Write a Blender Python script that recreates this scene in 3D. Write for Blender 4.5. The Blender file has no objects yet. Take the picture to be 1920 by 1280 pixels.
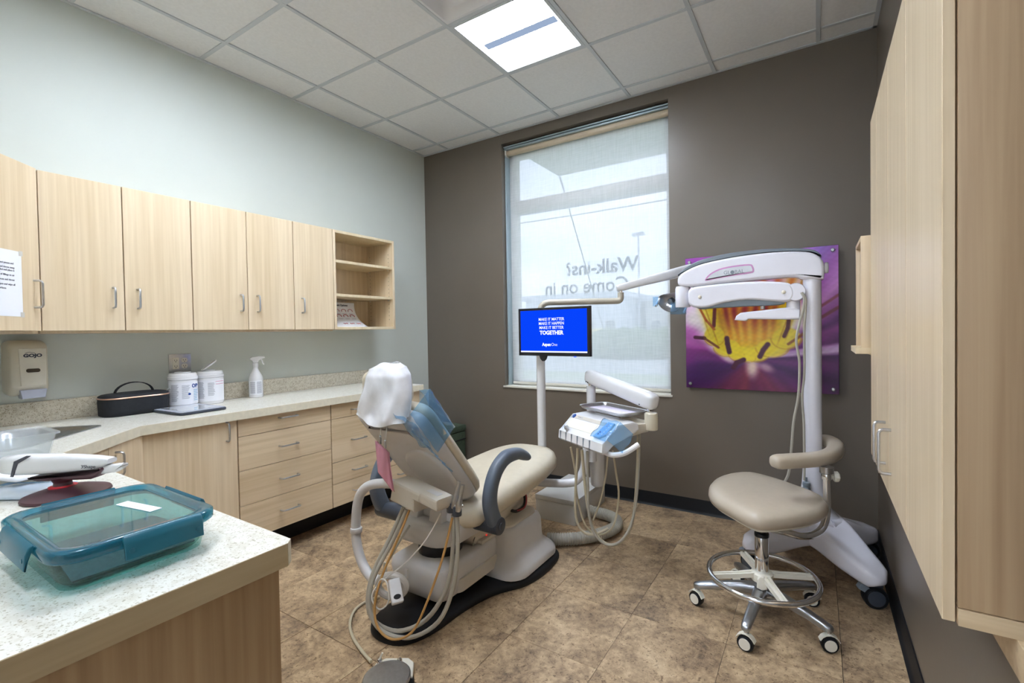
import bpy, bmesh, math, random
from mathutils import Vector, Matrix
random.seed(7)
PI = math.pi
SC = bpy.context.scene
COL = SC.collection

# ------------------------------------------------------------------ camera
FPX, YAW, PIT, ROL = 871.097, -0.551, -0.018, -0.016
CAMP = Vector((3.359, -3.453, 1.33))
SHX, SHY = 37.087, -3.747
def _basis():
    cy, sy = math.cos(YAW), math.sin(YAW); cp, sp = math.cos(PIT), math.sin(PIT)
    cr, sr = math.cos(ROL), math.sin(ROL)
    f = Vector((sy*cp, cy*cp, sp)); r = Vector((cy, -sy, 0)); u = r.cross(f)
    return cr*r + sr*u, -sr*r + cr*u, f
CR, CU, CF = _basis()
cam_data = bpy.data.cameras.new('camera')
cam_data.sensor_fit = 'HORIZONTAL'; cam_data.sensor_width = 36.0
cam_data.lens = FPX*36.0/1920.0
cam_data.shift_x = -SHX/1920.0; cam_data.shift_y = SHY/1920.0
cam_data.clip_start = 0.03; cam_data.clip_end = 400
cam = bpy.data.objects.new('camera', cam_data); COL.objects.link(cam)
cam.matrix_world = Matrix(((CR.x, CU.x, -CF.x, CAMP.x), (CR.y, CU.y, -CF.y, CAMP.y),
                           (CR.z, CU.z, -CF.z, CAMP.z), (0, 0, 0, 1)))
SC.camera = cam
def at(px, py, d):
    """survey helper: pixel of the photograph + depth in metres -> world point"""
    return CAMP + d*(CF + CR*((px-960-SHX)/FPX) + CU*((640+SHY-py)/FPX))
def atp(l): return [at(*p) for p in l]

# ------------------------------------------------------------------ world, exposure
PANEL_W = 40.0      # emission of the ceiling panels
SKY_S = 1.65
SC.view_settings.view_transform = 'Standard'; SC.view_settings.look = 'None'
SC.view_settings.exposure = 0.28; SC.view_settings.gamma = 1.0
SC.view_settings.use_curve_mapping = False
w = bpy.data.worlds.new('sky'); SC.world = w; w.use_nodes = True
nt = w.node_tree; nt.nodes.clear()
wo = nt.nodes.new('ShaderNodeOutputWorld'); bg = nt.nodes.new('ShaderNodeBackground')
tc = nt.nodes.new('ShaderNodeTexCoord'); no = nt.nodes.new('ShaderNodeTexNoise'); rp = nt.nodes.new('ShaderNodeValToRGB')
mp = nt.nodes.new('ShaderNodeMapping'); mp.inputs['Scale'].default_value = (2, 2, 6)
no.inputs['Scale'].default_value = 1.6; no.inputs['Detail'].default_value = 5
rp.color_ramp.elements[0].position = .35; rp.color_ramp.elements[0].color = (.70, .81, .97, 1)
rp.color_ramp.elements[1].position = .62; rp.color_ramp.elements[1].color = (.90, .945, 1, 1)
nt.links.new(tc.outputs['Generated'], mp.inputs[0]); nt.links.new(mp.outputs[0], no.inputs['Vector'])
nt.links.new(no.outputs['Fac'], rp.inputs[0]); nt.links.new(rp.outputs[0], bg.inputs[0])
bg.inputs[1].default_value = SKY_S
nt.links.new(bg.outputs[0], wo.inputs[0])

# ------------------------------------------------------------------ materials
MATS = {}
def _new(name):
    m = bpy.data.materials.new(name); m.use_nodes = True
    n = m.node_tree; n.nodes.clear()
    out = n.nodes.new('ShaderNodeOutputMaterial')
    MATS[name] = m
    return m, n, out
def s2l(c):
    return tuple(((v/255/12.92) if v/255 <= .04045 else ((v/255+.055)/1.055)**2.4) for v in c) + (1,)
def pm(name, col, rough=.45, metal=0, var=.06, scale=14, bump=0.0, spec=.5, coat=0, stretch=(1, 1, 1), emit=None, sheen=0):
    """plain procedural surface: colour with slight mottling, optional fine relief"""
    m, n, out = _new(name)
    b = n.nodes.new('ShaderNodeBsdfPrincipled')
    t = n.nodes.new('ShaderNodeTexCoord'); mpn = n.nodes.new('ShaderNodeMapping'); mpn.inputs['Scale'].default_value = stretch
    z = n.nodes.new('ShaderNodeTexNoise'); z.inputs['Scale'].default_value = scale; z.inputs['Detail'].default_value = 4
    r = n.nodes.new('ShaderNodeValToRGB')
    c = s2l(col)
    r.color_ramp.elements[0].position = .3; r.color_ramp.elements[1].position = .7
    r.color_ramp.elements[0].color = tuple(v*(1-var) for v in c[:3])+(1,)
    r.color_ramp.elements[1].color = tuple(min(1, v*(1+var)) for v in c[:3])+(1,)
    n.links.new(t.outputs['Object'], mpn.inputs[0]); n.links.new(mpn.outputs[0], z.inputs['Vector'])
    n.links.new(z.outputs['Fac'], r.inputs[0]); n.links.new(r.outputs[0], b.inputs['Base Color'])
    b.inputs['Roughness'].default_value = rough; b.inputs['Metallic'].default_value = metal
    b.inputs['Specular IOR Level'].default_value = spec; b.inputs['Coat Weight'].default_value = coat
    if bump:
        bp = n.nodes.new('ShaderNodeBump'); bp.inputs['Strength'].default_value = bump; bp.inputs['Distance'].default_value = .002
        z2 = n.nodes.new('ShaderNodeTexNoise'); z2.inputs['Scale'].default_value = scale*12; z2.inputs['Detail'].default_value = 2
        n.links.new(mpn.outputs[0], z2.inputs['Vector'])
        n.links.new(z2.outputs['Fac'], bp.inputs['Height']); n.links.new(bp.outputs[0], b.inputs['Normal'])
    if emit:
        b.inputs['Emission Color'].default_value = s2l(emit[0]); b.inputs['Emission Strength'].default_value = emit[1]
    n.links.new(b.outputs[0], out.inputs[0])
    return m
def wood(name, light, dark, stretch, rough=.42):
    m, n, out = _new(name)
    b = n.nodes.new('ShaderNodeBsdfPrincipled')
    t = n.nodes.new('ShaderNodeTexCoord'); oi = n.nodes.new('ShaderNodeObjectInfo')
    mul = n.nodes.new('ShaderNodeVectorMath'); mul.operation = 'SCALE'; mul.inputs[0].default_value = (7, 3, 5)
    add = n.nodes.new('ShaderNodeVectorMath'); add.operation = 'ADD'
    n.links.new(oi.outputs['Random'], mul.inputs['Scale'])
    n.links.new(t.outputs['Object'], add.inputs[0]); n.links.new(mul.outputs[0], add.inputs[1])
    def layer(sc, sx, det):
        mpn = n.nodes.new('ShaderNodeMapping'); mpn.inputs['Scale'].default_value = tuple(sc*v for v in sx)
        n.links.new(add.outputs[0], mpn.inputs[0])
        z = n.nodes.new('ShaderNodeTexNoise'); z.inputs['Scale'].default_value = 1; z.inputs['Detail'].default_value = det
        z.inputs['Distortion'].default_value = .35
        n.links.new(mpn.outputs[0], z.inputs['Vector']); return z
    a = layer(1, stretch, 6); c2 = layer(.16, stretch, 3)
    mx = n.nodes.new('ShaderNodeMath'); mx.operation = 'MULTIPLY_ADD'; mx.inputs[1].default_value = .55
    hf = n.nodes.new('ShaderNodeMath'); hf.operation = 'MULTIPLY'; hf.inputs[1].default_value = .45
    n.links.new(c2.outputs['Fac'], hf.inputs[0]); n.links.new(a.outputs['Fac'], mx.inputs[0]); n.links.new(hf.outputs[0], mx.inputs[2])
    r = n.nodes.new('ShaderNodeValToRGB'); r.color_ramp.elements[0].position = .34; r.color_ramp.elements[1].position = .6
    r.color_ramp.elements[0].color = s2l(dark); r.color_ramp.elements[1].color = s2l(light)
    n.links.new(mx.outputs[0], r.inputs[0]); n.links.new(r.outputs[0], b.inputs['Base Color'])
    b.inputs['Roughness'].default_value = rough
    n.links.new(b.outputs[0], out.inputs[0])
    return m
def counter_mat(name, base, dark, mid):
    m, n, out = _new(name)
    b = n.nodes.new('ShaderNodeBsdfPrincipled'); t = n.nodes.new('ShaderNodeTexCoord')
    z = n.nodes.new('ShaderNodeTexNoise'); z.inputs['Scale'].default_value = 230; z.inputs['Detail'].default_value = 2
    z2 = n.nodes.new('ShaderNodeTexNoise'); z2.inputs['Scale'].default_value = 60; z2.inputs['Detail'].default_value = 3
    n.links.new(t.outputs['Object'], z.inputs['Vector']); n.links.new(t.outputs['Object'], z2.inputs['Vector'])
    r = n.nodes.new('ShaderNodeValToRGB'); e = r.color_ramp.elements
    e[0].position = .33; e[0].color = s2l(dark); e[1].position = .42; e[1].color = (1, 1, 1, 1)
    r2 = n.nodes.new('ShaderNodeValToRGB'); r2.color_ramp.elements[0].position = .36; r2.color_ramp.elements[0].color = s2l(mid)
    r2.color_ramp.elements[1].position = .56; r2.color_ramp.elements[1].color = s2l(base)
    n.links.new(z.outputs['Fac'], r.inputs[0]); n.links.new(z2.outputs['Fac'], r2.inputs[0])
    mx = n.nodes.new('ShaderNodeMix'); mx.data_type = 'RGBA'; mx.blend_type = 'MULTIPLY'; mx.inputs[0].default_value = 1
    n.links.new(r2.outputs[0], mx.inputs[6]); n.links.new(r.outputs[0], mx.inputs[7])
    n.links.new(mx.outputs[2], b.inputs['Base Color']); b.inputs['Roughness'].default_value = .28
    n.links.new(b.outputs[0], out.inputs[0]); return m
def floor_mat(name):
    m, n, out = _new(name)
    b = n.nodes.new('ShaderNodeBsdfPrincipled'); t = n.nodes.new('ShaderNodeTexCoord'); oi = n.nodes.new('ShaderNodeObjectInfo')
    mul = n.nodes.new('ShaderNodeVectorMath'); mul.operation = 'SCALE'; mul.inputs[0].default_value = (3, 4, 2)
    add = n.nodes.new('ShaderNodeVectorMath'); add.operation = 'ADD'
    n.links.new(oi.outputs['Random'], mul.inputs['Scale']); n.links.new(t.outputs['Object'], add.inputs[0]); n.links.new(mul.outputs[0], add.inputs[1])
    z = n.nodes.new('ShaderNodeTexNoise'); z.inputs['Scale'].default_value = 5.5; z.inputs['Detail'].default_value = 7; z.inputs['Roughness'].default_value = .72
    z.inputs['Distortion'].default_value = .5
    z2 = n.nodes.new('ShaderNodeTexNoise'); z2.inputs['Scale'].default_value = 34; z2.inputs['Detail'].default_value = 5; z2.inputs['Roughness'].default_value = .75
    z3 = n.nodes.new('ShaderNodeTexNoise'); z3.inputs['Scale'].default_value = 60; z3.inputs['Detail'].default_value = 4; z3.inputs['Distortion'].default_value = 1.5
    for q in (z, z2, z3): n.links.new(add.outputs[0], q.inputs['Vector'])
    r = n.nodes.new('ShaderNodeValToRGB'); e = r.color_ramp.elements
    e[0].position = .36; e[0].color = s2l((100, 82, 66)); e[1].position = .67; e[1].color = s2l((214, 192, 158))
    k = e.new(.46); k.color = s2l((154, 130, 102)); k = e.new(.56); k.color = s2l((190, 164, 130))
    mx0 = n.nodes.new('ShaderNodeMath'); mx0.operation = 'MULTIPLY_ADD'; mx0.inputs[1].default_value = .62
    h0 = n.nodes.new('ShaderNodeMath'); h0.operation = 'MULTIPLY'; h0.inputs[1].default_value = .38
    n.links.new(z2.outputs['Fac'], h0.inputs[0]); n.links.new(z.outputs['Fac'], mx0.inputs[0]); n.links.new(h0.outputs[0], mx0.inputs[2])
    n.links.new(mx0.outputs[0], r.inputs[0])
    r3 = n.nodes.new('ShaderNodeValToRGB'); r3.color_ramp.elements[0].position = .33; r3.color_ramp.elements[0].color = s2l((140, 122, 108))
    r3.color_ramp.elements[1].position = .42; r3.color_ramp.elements[1].color = (1, 1, 1, 1)
    n.links.new(z3.outputs['Fac'], r3.inputs[0])
    mx = n.nodes.new('ShaderNodeMix'); mx.data_type = 'RGBA'; mx.blend_type = 'MULTIPLY'; mx.inputs[0].default_value = .75
    n.links.new(r.outputs[0], mx.inputs[6]); n.links.new(r3.outputs[0], mx.inputs[7])
    n.links.new(mx.outputs[2], b.inputs['Base Color']); b.inputs['Roughness'].default_value = .34
    bp = n.nodes.new('ShaderNodeBump'); bp.inputs['Strength'].default_value = .12; bp.inputs['Distance'].default_value = .001
    n.links.new(z2.outputs['Fac'], bp.inputs['Height']); n.links.new(bp.outputs[0], b.inputs['Normal'])
    n.links.new(b.outputs[0], out.inputs[0]); return m
def clear_mat(name, tint=(255, 255, 255), body=0.0, bodycol=(255, 255, 255), rough=.03, ior=1.45):
    """thin clear plastic / glass: transparent with Fresnel gloss and an optional milky share"""
    m, n, out = _new(name)
    tr = n.nodes.new('ShaderNodeBsdfTransparent'); tr.inputs[0].default_value = s2l(tint)
    gl = n.nodes.new('ShaderNodeBsdfGlossy'); gl.inputs['Roughness'].default_value = rough
    fr = n.nodes.new('ShaderNodeFresnel'); fr.inputs[0].default_value = ior
    df = n.nodes.new('ShaderNodeBsdfPrincipled'); df.inputs['Base Color'].default_value = s2l(bodycol); df.inputs['Roughness'].default_value = .3
    z = n.nodes.new('ShaderNodeTexNoise'); z.inputs['Scale'].default_value = 25
    t = n.nodes.new('ShaderNodeTexCoord'); n.links.new(t.outputs['Object'], z.inputs['Vector'])
    mr = n.nodes.new('ShaderNodeMapRange'); mr.inputs[3].default_value = body*.85; mr.inputs[4].default_value = min(1, body*1.15)
    n.links.new(z.outputs['Fac'], mr.inputs[0])
    m1 = n.nodes.new('ShaderNodeMixShader'); n.links.new(mr.outputs[0], m1.inputs[0])
    n.links.new(tr.outputs[0], m1.inputs[1]); n.links.new(df.outputs[0], m1.inputs[2])
    # gloss on the outer faces only (a thin sheet has no total internal reflection)
    ge = n.nodes.new('ShaderNodeNewGeometry'); fm = n.nodes.new('ShaderNodeMath'); fm.operation = 'SUBTRACT'; fm.use_clamp = True
    n.links.new(fr.outputs[0], fm.inputs[0]); n.links.new(ge.outputs['Backfacing'], fm.inputs[1])
    m2 = n.nodes.new('ShaderNodeMixShader'); n.links.new(fm.outputs[0], m2.inputs[0])
    n.links.new(m1.outputs[0], m2.inputs[1]); n.links.new(gl.outputs[0], m2.inputs[2])
    n.links.new(m2.outputs[0], out.inputs[0]); return m
def shade_mat(name):
    m, n, out = _new(name)
    tr = n.nodes.new('ShaderNodeBsdfTransparent'); tr.inputs[0].default_value = (.97, .98, 1, 1)
    tl = n.nodes.new('ShaderNodeBsdfTranslucent'); tl.inputs[0].default_value = (.93, .96, 1, 1)
    df = n.nodes.new('ShaderNodeBsdfDiffuse'); df.inputs[0].default_value = s2l((240, 242, 244))
    t = n.nodes.new('ShaderNodeTexCoord'); mpn = n.nodes.new('ShaderNodeMapping'); mpn.inputs['Scale'].default_value = (180, 180, 9)
    z = n.nodes.new('ShaderNodeTexNoise'); z.inputs['Scale'].default_value = 1; z.inputs['Detail'].default_value = 3
    mp2 = n.nodes.new('ShaderNodeMapping'); mp2.inputs['Scale'].default_value = (9, 9, 200)
    z2 = n.nodes.new('ShaderNodeTexNoise'); z2.inputs['Scale'].default_value = 1; z2.inputs['Detail'].default_value = 3
    n.links.new(t.outputs['Object'], mpn.inputs[0]); n.links.new(mpn.outputs[0], z.inputs['Vector'])
    n.links.new(t.outputs['Object'], mp2.inputs[0]); n.links.new(mp2.outputs[0], z2.inputs['Vector'])
    ad = n.nodes.new('ShaderNodeMath'); ad.operation = 'ADD'; n.links.new(z.outputs['Fac'], ad.inputs[0]); n.links.new(z2.outputs['Fac'], ad.inputs[1])
    mr = n.nodes.new('ShaderNodeMapRange'); mr.inputs[1].default_value = .6; mr.inputs[2].default_value = 1.4
    mr.inputs[3].default_value = .48; mr.inputs[4].default_value = .60
    n.links.new(ad.outputs[0], mr.inputs[0])
    m1 = n.nodes.new('ShaderNodeMixShader'); m1.inputs[0].default_value = .35
    n.links.new(tl.outputs[0], m1.inputs[1]); n.links.new(df.outputs[0], m1.inputs[2])
    m2 = n.nodes.new('ShaderNodeMixShader'); n.links.new(mr.outputs[0], m2.inputs[0])
    n.links.new(m1.outputs[0], m2.inputs[1]); n.links.new(tr.outputs[0], m2.inputs[2])
    n.links.new(m2.outputs[0], out.inputs[0]); return m
def emit_mat(name, col, s):
    m, n, out = _new(name)
    e = n.nodes.new('ShaderNodeEmission'); e.inputs[0].default_value = s2l(col); e.inputs[1].default_value = s
    t = n.nodes.new('ShaderNodeTexCoord'); z = n.nodes.new('ShaderNodeTexNoise'); z.inputs['Scale'].default_value = 2
    n.links.new(t.outputs['Object'], z.inputs['Vector'])
    mr = n.nodes.new('ShaderNodeMapRange'); mr.inputs[3].default_value = s*.97; mr.inputs[4].default_value = s*1.03
    n.links.new(z.outputs['Fac'], mr.inputs[0]); n.links.new(mr.outputs[0], e.inputs[1])
    n.links.new(e.outputs[0], out.inputs[0]); return m
def vcol_mat(name, rough=.25):
    m, n, out = _new(name)
    b = n.nodes.new('ShaderNodeBsdfPrincipled'); a = n.nodes.new('ShaderNodeAttribute'); a.attribute_name = 'print'
    n.links.new(a.outputs['Color'], b.inputs['Base Color']); b.inputs['Roughness'].default_value = rough
    n.links.new(b.outputs[0], out.inputs[0]); return m

WOODV = wood('maple_vertical', (228, 208, 177), (210, 187, 152), (55, 55, 1.6), .33)
WOODH = wood('maple_horizontal', (220, 199, 167), (199, 175, 139), (55, 1.6, 55))
WOODX = wood('maple_horizontal_long', (212, 190, 156), (190, 164, 128), (1.6, 55, 55))
WOODEDGE = wood('maple_edge', (222, 205, 172), (206, 186, 150), (40, 40, 2))
CTR = counter_mat('laminate_speckled', (228, 226, 217), (204, 198, 182), (216, 212, 199))
SPLASH = counter_mat('backsplash_speckled', (214, 207, 190), (176, 164, 142), (196, 187, 166))
CEDGE = pm('counter_edge_cream', (222, 214, 192), .4, scale=40)
CEDGE2 = wood('counter_edge_tan', (205, 190, 158), (188, 170, 136), (40, 3, 60))
FLOOR = floor_mat('vinyl_stone')
GREEN = pm('paint_pale_green', (208, 213, 206), .55, var=.015, scale=3, bump=.05)
BROWN = pm('paint_taupe', (111, 102, 91), .34, var=.03, scale=3, bump=.08)
WHITEWALL = pm('paint_white', (225, 225, 220), .6, var=.02, scale=3)
CTILE = pm('ceiling_tile_white', (236, 236, 236), .9, var=.03, scale=60, bump=.5, spec=.1)
CGRID = pm('grid_white_metal', (200, 205, 209), .45, var=.02)
BLACKB = pm('rubber_black', (22, 24, 28), .5, var=.1, spec=.3)
BLACK = pm('plastic_black', (20, 22, 26), .35, var=.1)
STEEL = pm('brushed_steel', (196, 198, 202), .28, 1, scale=90)
CHROME = pm('chrome', (225, 226, 228), .1, 1, var=.02)
ALU = pm('cast_aluminium', (176, 180, 186), .3, 1, scale=30)
ALUF = pm('aluminium_sky_tint', (176, 192, 200), .35, .5, var=.03)  # bluish tint paints the sky's reflection into the aluminium
FRAMEC = pm('frame_cream', (220, 216, 204), .5, var=.02)
WPLAST = pm('white_plastic', (236, 236, 238), .25, var=.015, coat=.3)
SCOPEW = pm('white_enamel', (236, 236, 246), .2, var=.01, coat=.5)
GREYP = pm('grey_plastic', (120, 130, 140), .35, var=.05)
DGREY = pm('charcoal_plastic', (62, 68, 78), .42, var=.08)
CHAIRG = pm('warm_grey_shell', (204, 202, 201), .28, var=.02)
CHAIRB = pm('warm_beige_shell', (206, 199, 186), .35, var=.02)
VINYL = pm('beige_vinyl', (205, 194, 172), .35, var=.03, scale=30, bump=.12)
TAUPEV = pm('taupe_vinyl', (190, 178, 160), .3, var=.03, scale=30, bump=.1)
ARMB = pm('blue_grey_arm', (92, 102, 116), .4, var=.05)
TUBEG = pm('grey_hose', (176, 172, 160), .45, var=.05)
TUBEB = pm('beige_hose', (196, 186, 160), .45, var=.05)
TUBEO = pm('tan_hose', (196, 152, 92), .4, var=.06)
TUBEW = pm('white_hose', (228, 226, 222), .4, var=.03)
POSTW = pm('post_white', (228, 229, 232), .22, var=.015, coat=.3)
POSTB = pm('arm_beige', (186, 178, 162), .3, var=.03)
PAPER = pm('paper_white', (240, 241, 246), .7, var=.01)
INK = pm('ink_dark', (70, 72, 82), .6)
INKB = pm('ink_blue', (40, 78, 150), .5)
INKR = pm('ink_red', (196, 110, 120), .6)
INKP = pm('ink_pink', (214, 96, 150), .6)
INKG = pm('ink_grey', (150, 152, 162), .6)
CREAM = pm('dispenser_cream', (214, 206, 186), .3, var=.02, coat=.2)
IVORY = pm('ivory_plastic', (232, 228, 214), .35, var=.02)
DBROWN = pm('smoked_window', (60, 52, 44), .2)
LILAC = pm('lilac_grey_plastic', (176, 180, 194), .35)
FABRIC = pm('black_quilted_fabric', (27, 30, 36), .75, var=.2, scale=60, bump=.6)
COPPER = pm('rose_gold_zip', (200, 160, 136), .3, .7)
TEALD = pm('teal_latch', (32, 104, 124), .35, var=.05)
TEALC = clear_mat('teal_clear_lid', (196, 230, 234), .15, (84, 152, 166))
TEALRIM = clear_mat('teal_clear_rim', (120, 200, 214), .4, (30, 124, 148))
GLASSC = clear_mat('clear_glass_dish', (226, 244, 240), .05, (220, 240, 240))
BINC = clear_mat('frosted_clear_bin', (250, 252, 253), .24, (244, 247, 250), rough=.1, ior=1.4)
POUCH = clear_mat('sterile_film', (200, 224, 244), .72, (226, 238, 248), rough=.15)
BLUEFILM = clear_mat('blue_barrier_film', (222, 240, 254), .12, (170, 216, 248), rough=.16)
PANE = clear_mat('window_glass', (250, 251, 253), 0.0, ior=1.3)
BAGW = clear_mat('white_film_bag', (250, 250, 255), .93, (246, 247, 252), rough=.25)
SHADE = shade_mat('solar_shade_fabric')
PANEL = emit_mat('lit_diffuser', (232, 241, 255), PANEL_W)
BAR = emit_mat('lamp_bar_painted_glow', (150, 168, 196), .9)  # weak emission stands in for lamp light on the metal bar
SCREEN = emit_mat('screen_blue', (6, 62, 232), 1.0)
SCREENW = emit_mat('screen_white', (240, 246, 255), 1.0)
LED = emit_mat('red_led', (255, 40, 30), 3.0)
LEDB = emit_mat('blue_led', (60, 80, 255), 3.0)
PINK = pm('pink_tissue', (214, 150, 166), .7, var=.04, bump=.1)
MAROON = pm('maroon_plastic', (74, 44, 52), .4, var=.05)
RED = pm('red_ring', (212, 60, 66), .4)
GREENB = pm('dark_green_canvas', (62, 76, 60), .7, var=.15, scale=40, bump=.3)
MAT_G = pm('grey_perforated_mat', (84, 90, 100), .5, var=.25, scale=120, bump=.4)
UTIL = pm('utility_cover', (206, 205, 202), .45, var=.02)
PRINT = vcol_mat('flower_print')
ROLLER = pm('roller_tan', (196, 180, 156), .5)
VINYLDECAL = pm('decal_grey', (116, 128, 136), .6)
CANOPY = pm('canopy_render', (228, 228, 224), .8)
ASPH = pm('asphalt', (172, 174, 176), .9)
GRASS = pm('grass', (138, 152, 118), .9, var=.2)
HEDGE = pm('hedge_leaf', (96, 116, 78), .9, var=.3, scale=30)
YELL = pm('yellow_foliage', (216, 200, 120), .9, var=.2)
BLDG = pm('building_grey', (208, 214, 222), .8)
BLDG2 = pm('building_pale', (206, 206, 204), .8)

# ------------------------------------------------------------------ object helpers
ROOTM = {}
def tag(o, label=None, cat=None, group=None, kind=None):
    if label: o['label'] = label
    if cat: o['category'] = cat
    if group: o['group'] = group
    if kind: o['kind'] = kind
    return o
def thing(name, label, cat, loc=(0, 0, 0), rz=0, group=None):
    o = bpy.data.objects.new(name, None); COL.objects.link(o)
    o.location = loc; o.rotation_euler = (0, 0, rz); o.empty_display_size = .05
    ROOTM[o.name] = Matrix.Translation(Vector(loc)) @ Matrix.Rotation(rz, 4, 'Z')
    return tag(o, label, cat, group)
def struct(name, loc=(0, 0, 0)):
    o = bpy.data.objects.new(name, None); COL.objects.link(o); o.location = loc
    ROOTM[o.name] = Matrix.Translation(Vector(loc)); o['kind'] = 'structure'; return o
def rootm(o):
    while o.parent: o = o.parent
    return ROOTM.get(o.name, Matrix())
def catmull(pts, res=6, closed=False):
    P = [Vector(p) for p in pts]; n = len(P); out = []
    rng = range(n if closed else n-1)
    for i in rng:
        if closed: a, b, c, d = P[(i-1) % n], P[i], P[(i+1) % n], P[(i+2) % n]
        else: a, b, c, d = P[max(i-1, 0)], P[i], P[i+1], P[min(i+2, n-1)]
        for k in range(res):
            t = k/res
            out.append(.5*((2*b)+(c-a)*t+(2*a-5*b+4*c-d)*t*t+(3*b-a-3*c+d)*t*t*t))
    if not closed: out.append(P[-1])
    return out
def rrect(w2, h2, r, seg=5):
    """rounded rectangle outline (2D), half sizes w2,h2"""
    o = []
    for cx, cy, a0 in ((w2-r, h2-r, 0), (-w2+r, h2-r, 90), (-w2+r, -h2+r, 180), (w2-r, -h2+r, 270)):
        for k in range(seg+1):
            a = math.radians(a0+90*k/seg); o.append((cx+r*math.cos(a), cy+r*math.sin(a)))
    return o
def inset2(poly, d):
    """offset a CCW 2D outline inwards by d"""
    n = len(poly); out = []
    for i in range(n):
        a, b, c = Vector(poly[i-1]), Vector(poly[i]), Vector(poly[(i+1) % n])
        t = (c-a); 
        if t.length < 1e-9: out.append(tuple(b)); continue
        t.normalize(); nrm = Vector((-t.y, t.x)); out.append(tuple(b+nrm*d))
    return out
def fillet(pts, r, seg=6):
    P = [Vector(p) for p in pts]; out = [P[0]]
    for a, b, c in zip(P, P[1:], P[2:]):
        u, v = (a-b), (c-b); lu, lv = u.length, v.length; u.normalize(); v.normalize()
        d = min(r, lu*.48, lv*.48); s, e = b+u*d, b+v*d
        for k in range(seg+1):
            t = k/seg; out.append((1-t)**2*s+2*t*(1-t)*b+t*t*e)
    out.append(P[-1]); return out
class MB:
    def __init__(s): s.b = bmesh.new(); s.mi = 0
    def _bev(s, faces_before, bevel, seg=2, edges=None):
        pass
    def box(s, x0, x1, y0, y1, z0, z1, bev=0, seg=2, M=None):
        b = bmesh.new()
        vs = [b.verts.new((x, y, z)) for x in (min(x0, x1), max(x0, x1)) for y in (min(y0, y1), max(y0, y1)) for z in (min(z0, z1), max(z0, z1))]
        for f in ((0, 1, 3, 2), (4, 6, 7, 5), (0, 4, 5, 1), (2, 3, 7, 6), (0, 2, 6, 4), (1, 5, 7, 3)): b.faces.new([vs[i] for i in f])
        if bev: bmesh.ops.bevel(b, geom=list(b.edges), offset=bev, segments=seg, affect='EDGES', profile=.6)
        return s.merge(b, M)
    def merge(s, b, M=None):
        if M is not None: b.transform(M)
        me = bpy.data.meshes.new('tmp'); b.to_mesh(me); b.free(); s.b.from_mesh(me); bpy.data.meshes.remove(me); return s
    def loft(s, rings, cap=True, closed_path=False, M=None):
        b = bmesh.new(); R = [[b.verts.new(p) for p in r] for r in rings]; n = len(R[0])
        pairs = list(zip(R, R[1:])) + ([(R[-1], R[0])] if closed_path else [])
        for A, B in pairs:
            for i in range(n):
                try: b.faces.new((A[i], A[(i+1) % n], B[(i+1) % n], B[i]))
                except ValueError: pass
        if cap and not closed_path:
            b.faces.new(list(reversed(R[0]))); b.faces.new(R[-1])
        bmesh.ops.recalc_face_normals(b, faces=b.faces)
        return s.merge(b, M)
    def tube(s, pts, r, seg=10, res=5, smooth=True, closed=False, cap=True, flat=1):
        P = catmull(pts, res, closed) if smooth and len(pts) > 2 else [Vector(p) for p in pts]
        n = len(P)
        rad = [r]*n if not isinstance(r, (list, tuple)) else [r[min(len(r)-1, int(i*(len(r)-1)/max(1, n-1)))]*(1-((i*(len(r)-1)/max(1, n-1)) % 1)) + r[min(len(r)-1, int(i*(len(r)-1)/max(1, n-1))+1)]*((i*(len(r)-1)/max(1, n-1)) % 1) for i in range(n)]
        rings = []; nv = None
        for i in range(n):
            if closed: t = P[(i+1) % n]-P[i-1]
            else: t = P[min(i+1, n-1)]-P[max(i-1, 0)]
            if t.length < 1e-9: t = Vector((0, 0, 1))
            t.normalize()
            if nv is None:
                nv = t.orthogonal().normalized()
            else:
                nv = nv - t*nv.dot(t)
                if nv.length < 1e-6: nv = t.orthogonal()
                nv.normalize()
            bv = t.cross(nv)
            rings.append([P[i]+rad[i]*(math.cos(2*PI*k/seg)*nv+flat*math.sin(2*PI*k/seg)*bv) for k in range(seg)])
        return s.loft(rings, cap, closed)
    def cyl(s, a, b, r, r2=None, seg=20, bev=0):
        a, b = Vector(a), Vector(b); r2 = r if r2 is None else r2
        t = (b-a).normalized(); nv = t.orthogonal().normalized(); bv = t.cross(nv); L = (b-a).length
        def ring(c, rr): return [c+rr*(math.cos(2*PI*k/seg)*nv+math.sin(2*PI*k/seg)*bv) for k in range(seg)]
        if bev:
            rs = [ring(a, r-bev), ring(a+t*bev*.3, r-bev*.3), ring(a+t*bev, r), ring(b-t*bev, r2), ring(b-t*bev*.3, r2-bev*.3), ring(b, r2-bev)]
        else: rs = [ring(a, r), ring(b, r2)]
        return s.loft(rs)
    def lathe(s, prof, c=(0, 0, 0), axis=(0, 0, 1), seg=28, sx=1, sy=1):
        c = Vector(c); t = Vector(axis).normalized(); nv = Vector((1, 0, 0)) if abs(t.x) < .9 else Vector((0, 1, 0))
        nv = (nv-t*nv.dot(t)).normalized(); bv = t.cross(nv)
        return s.loft([[c+t*z+max(r, 1e-4)*(sx*math.cos(2*PI*k/seg)*nv+sy*math.sin(2*PI*k/seg)*bv) for k in range(seg)] for r, z in prof])
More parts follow.
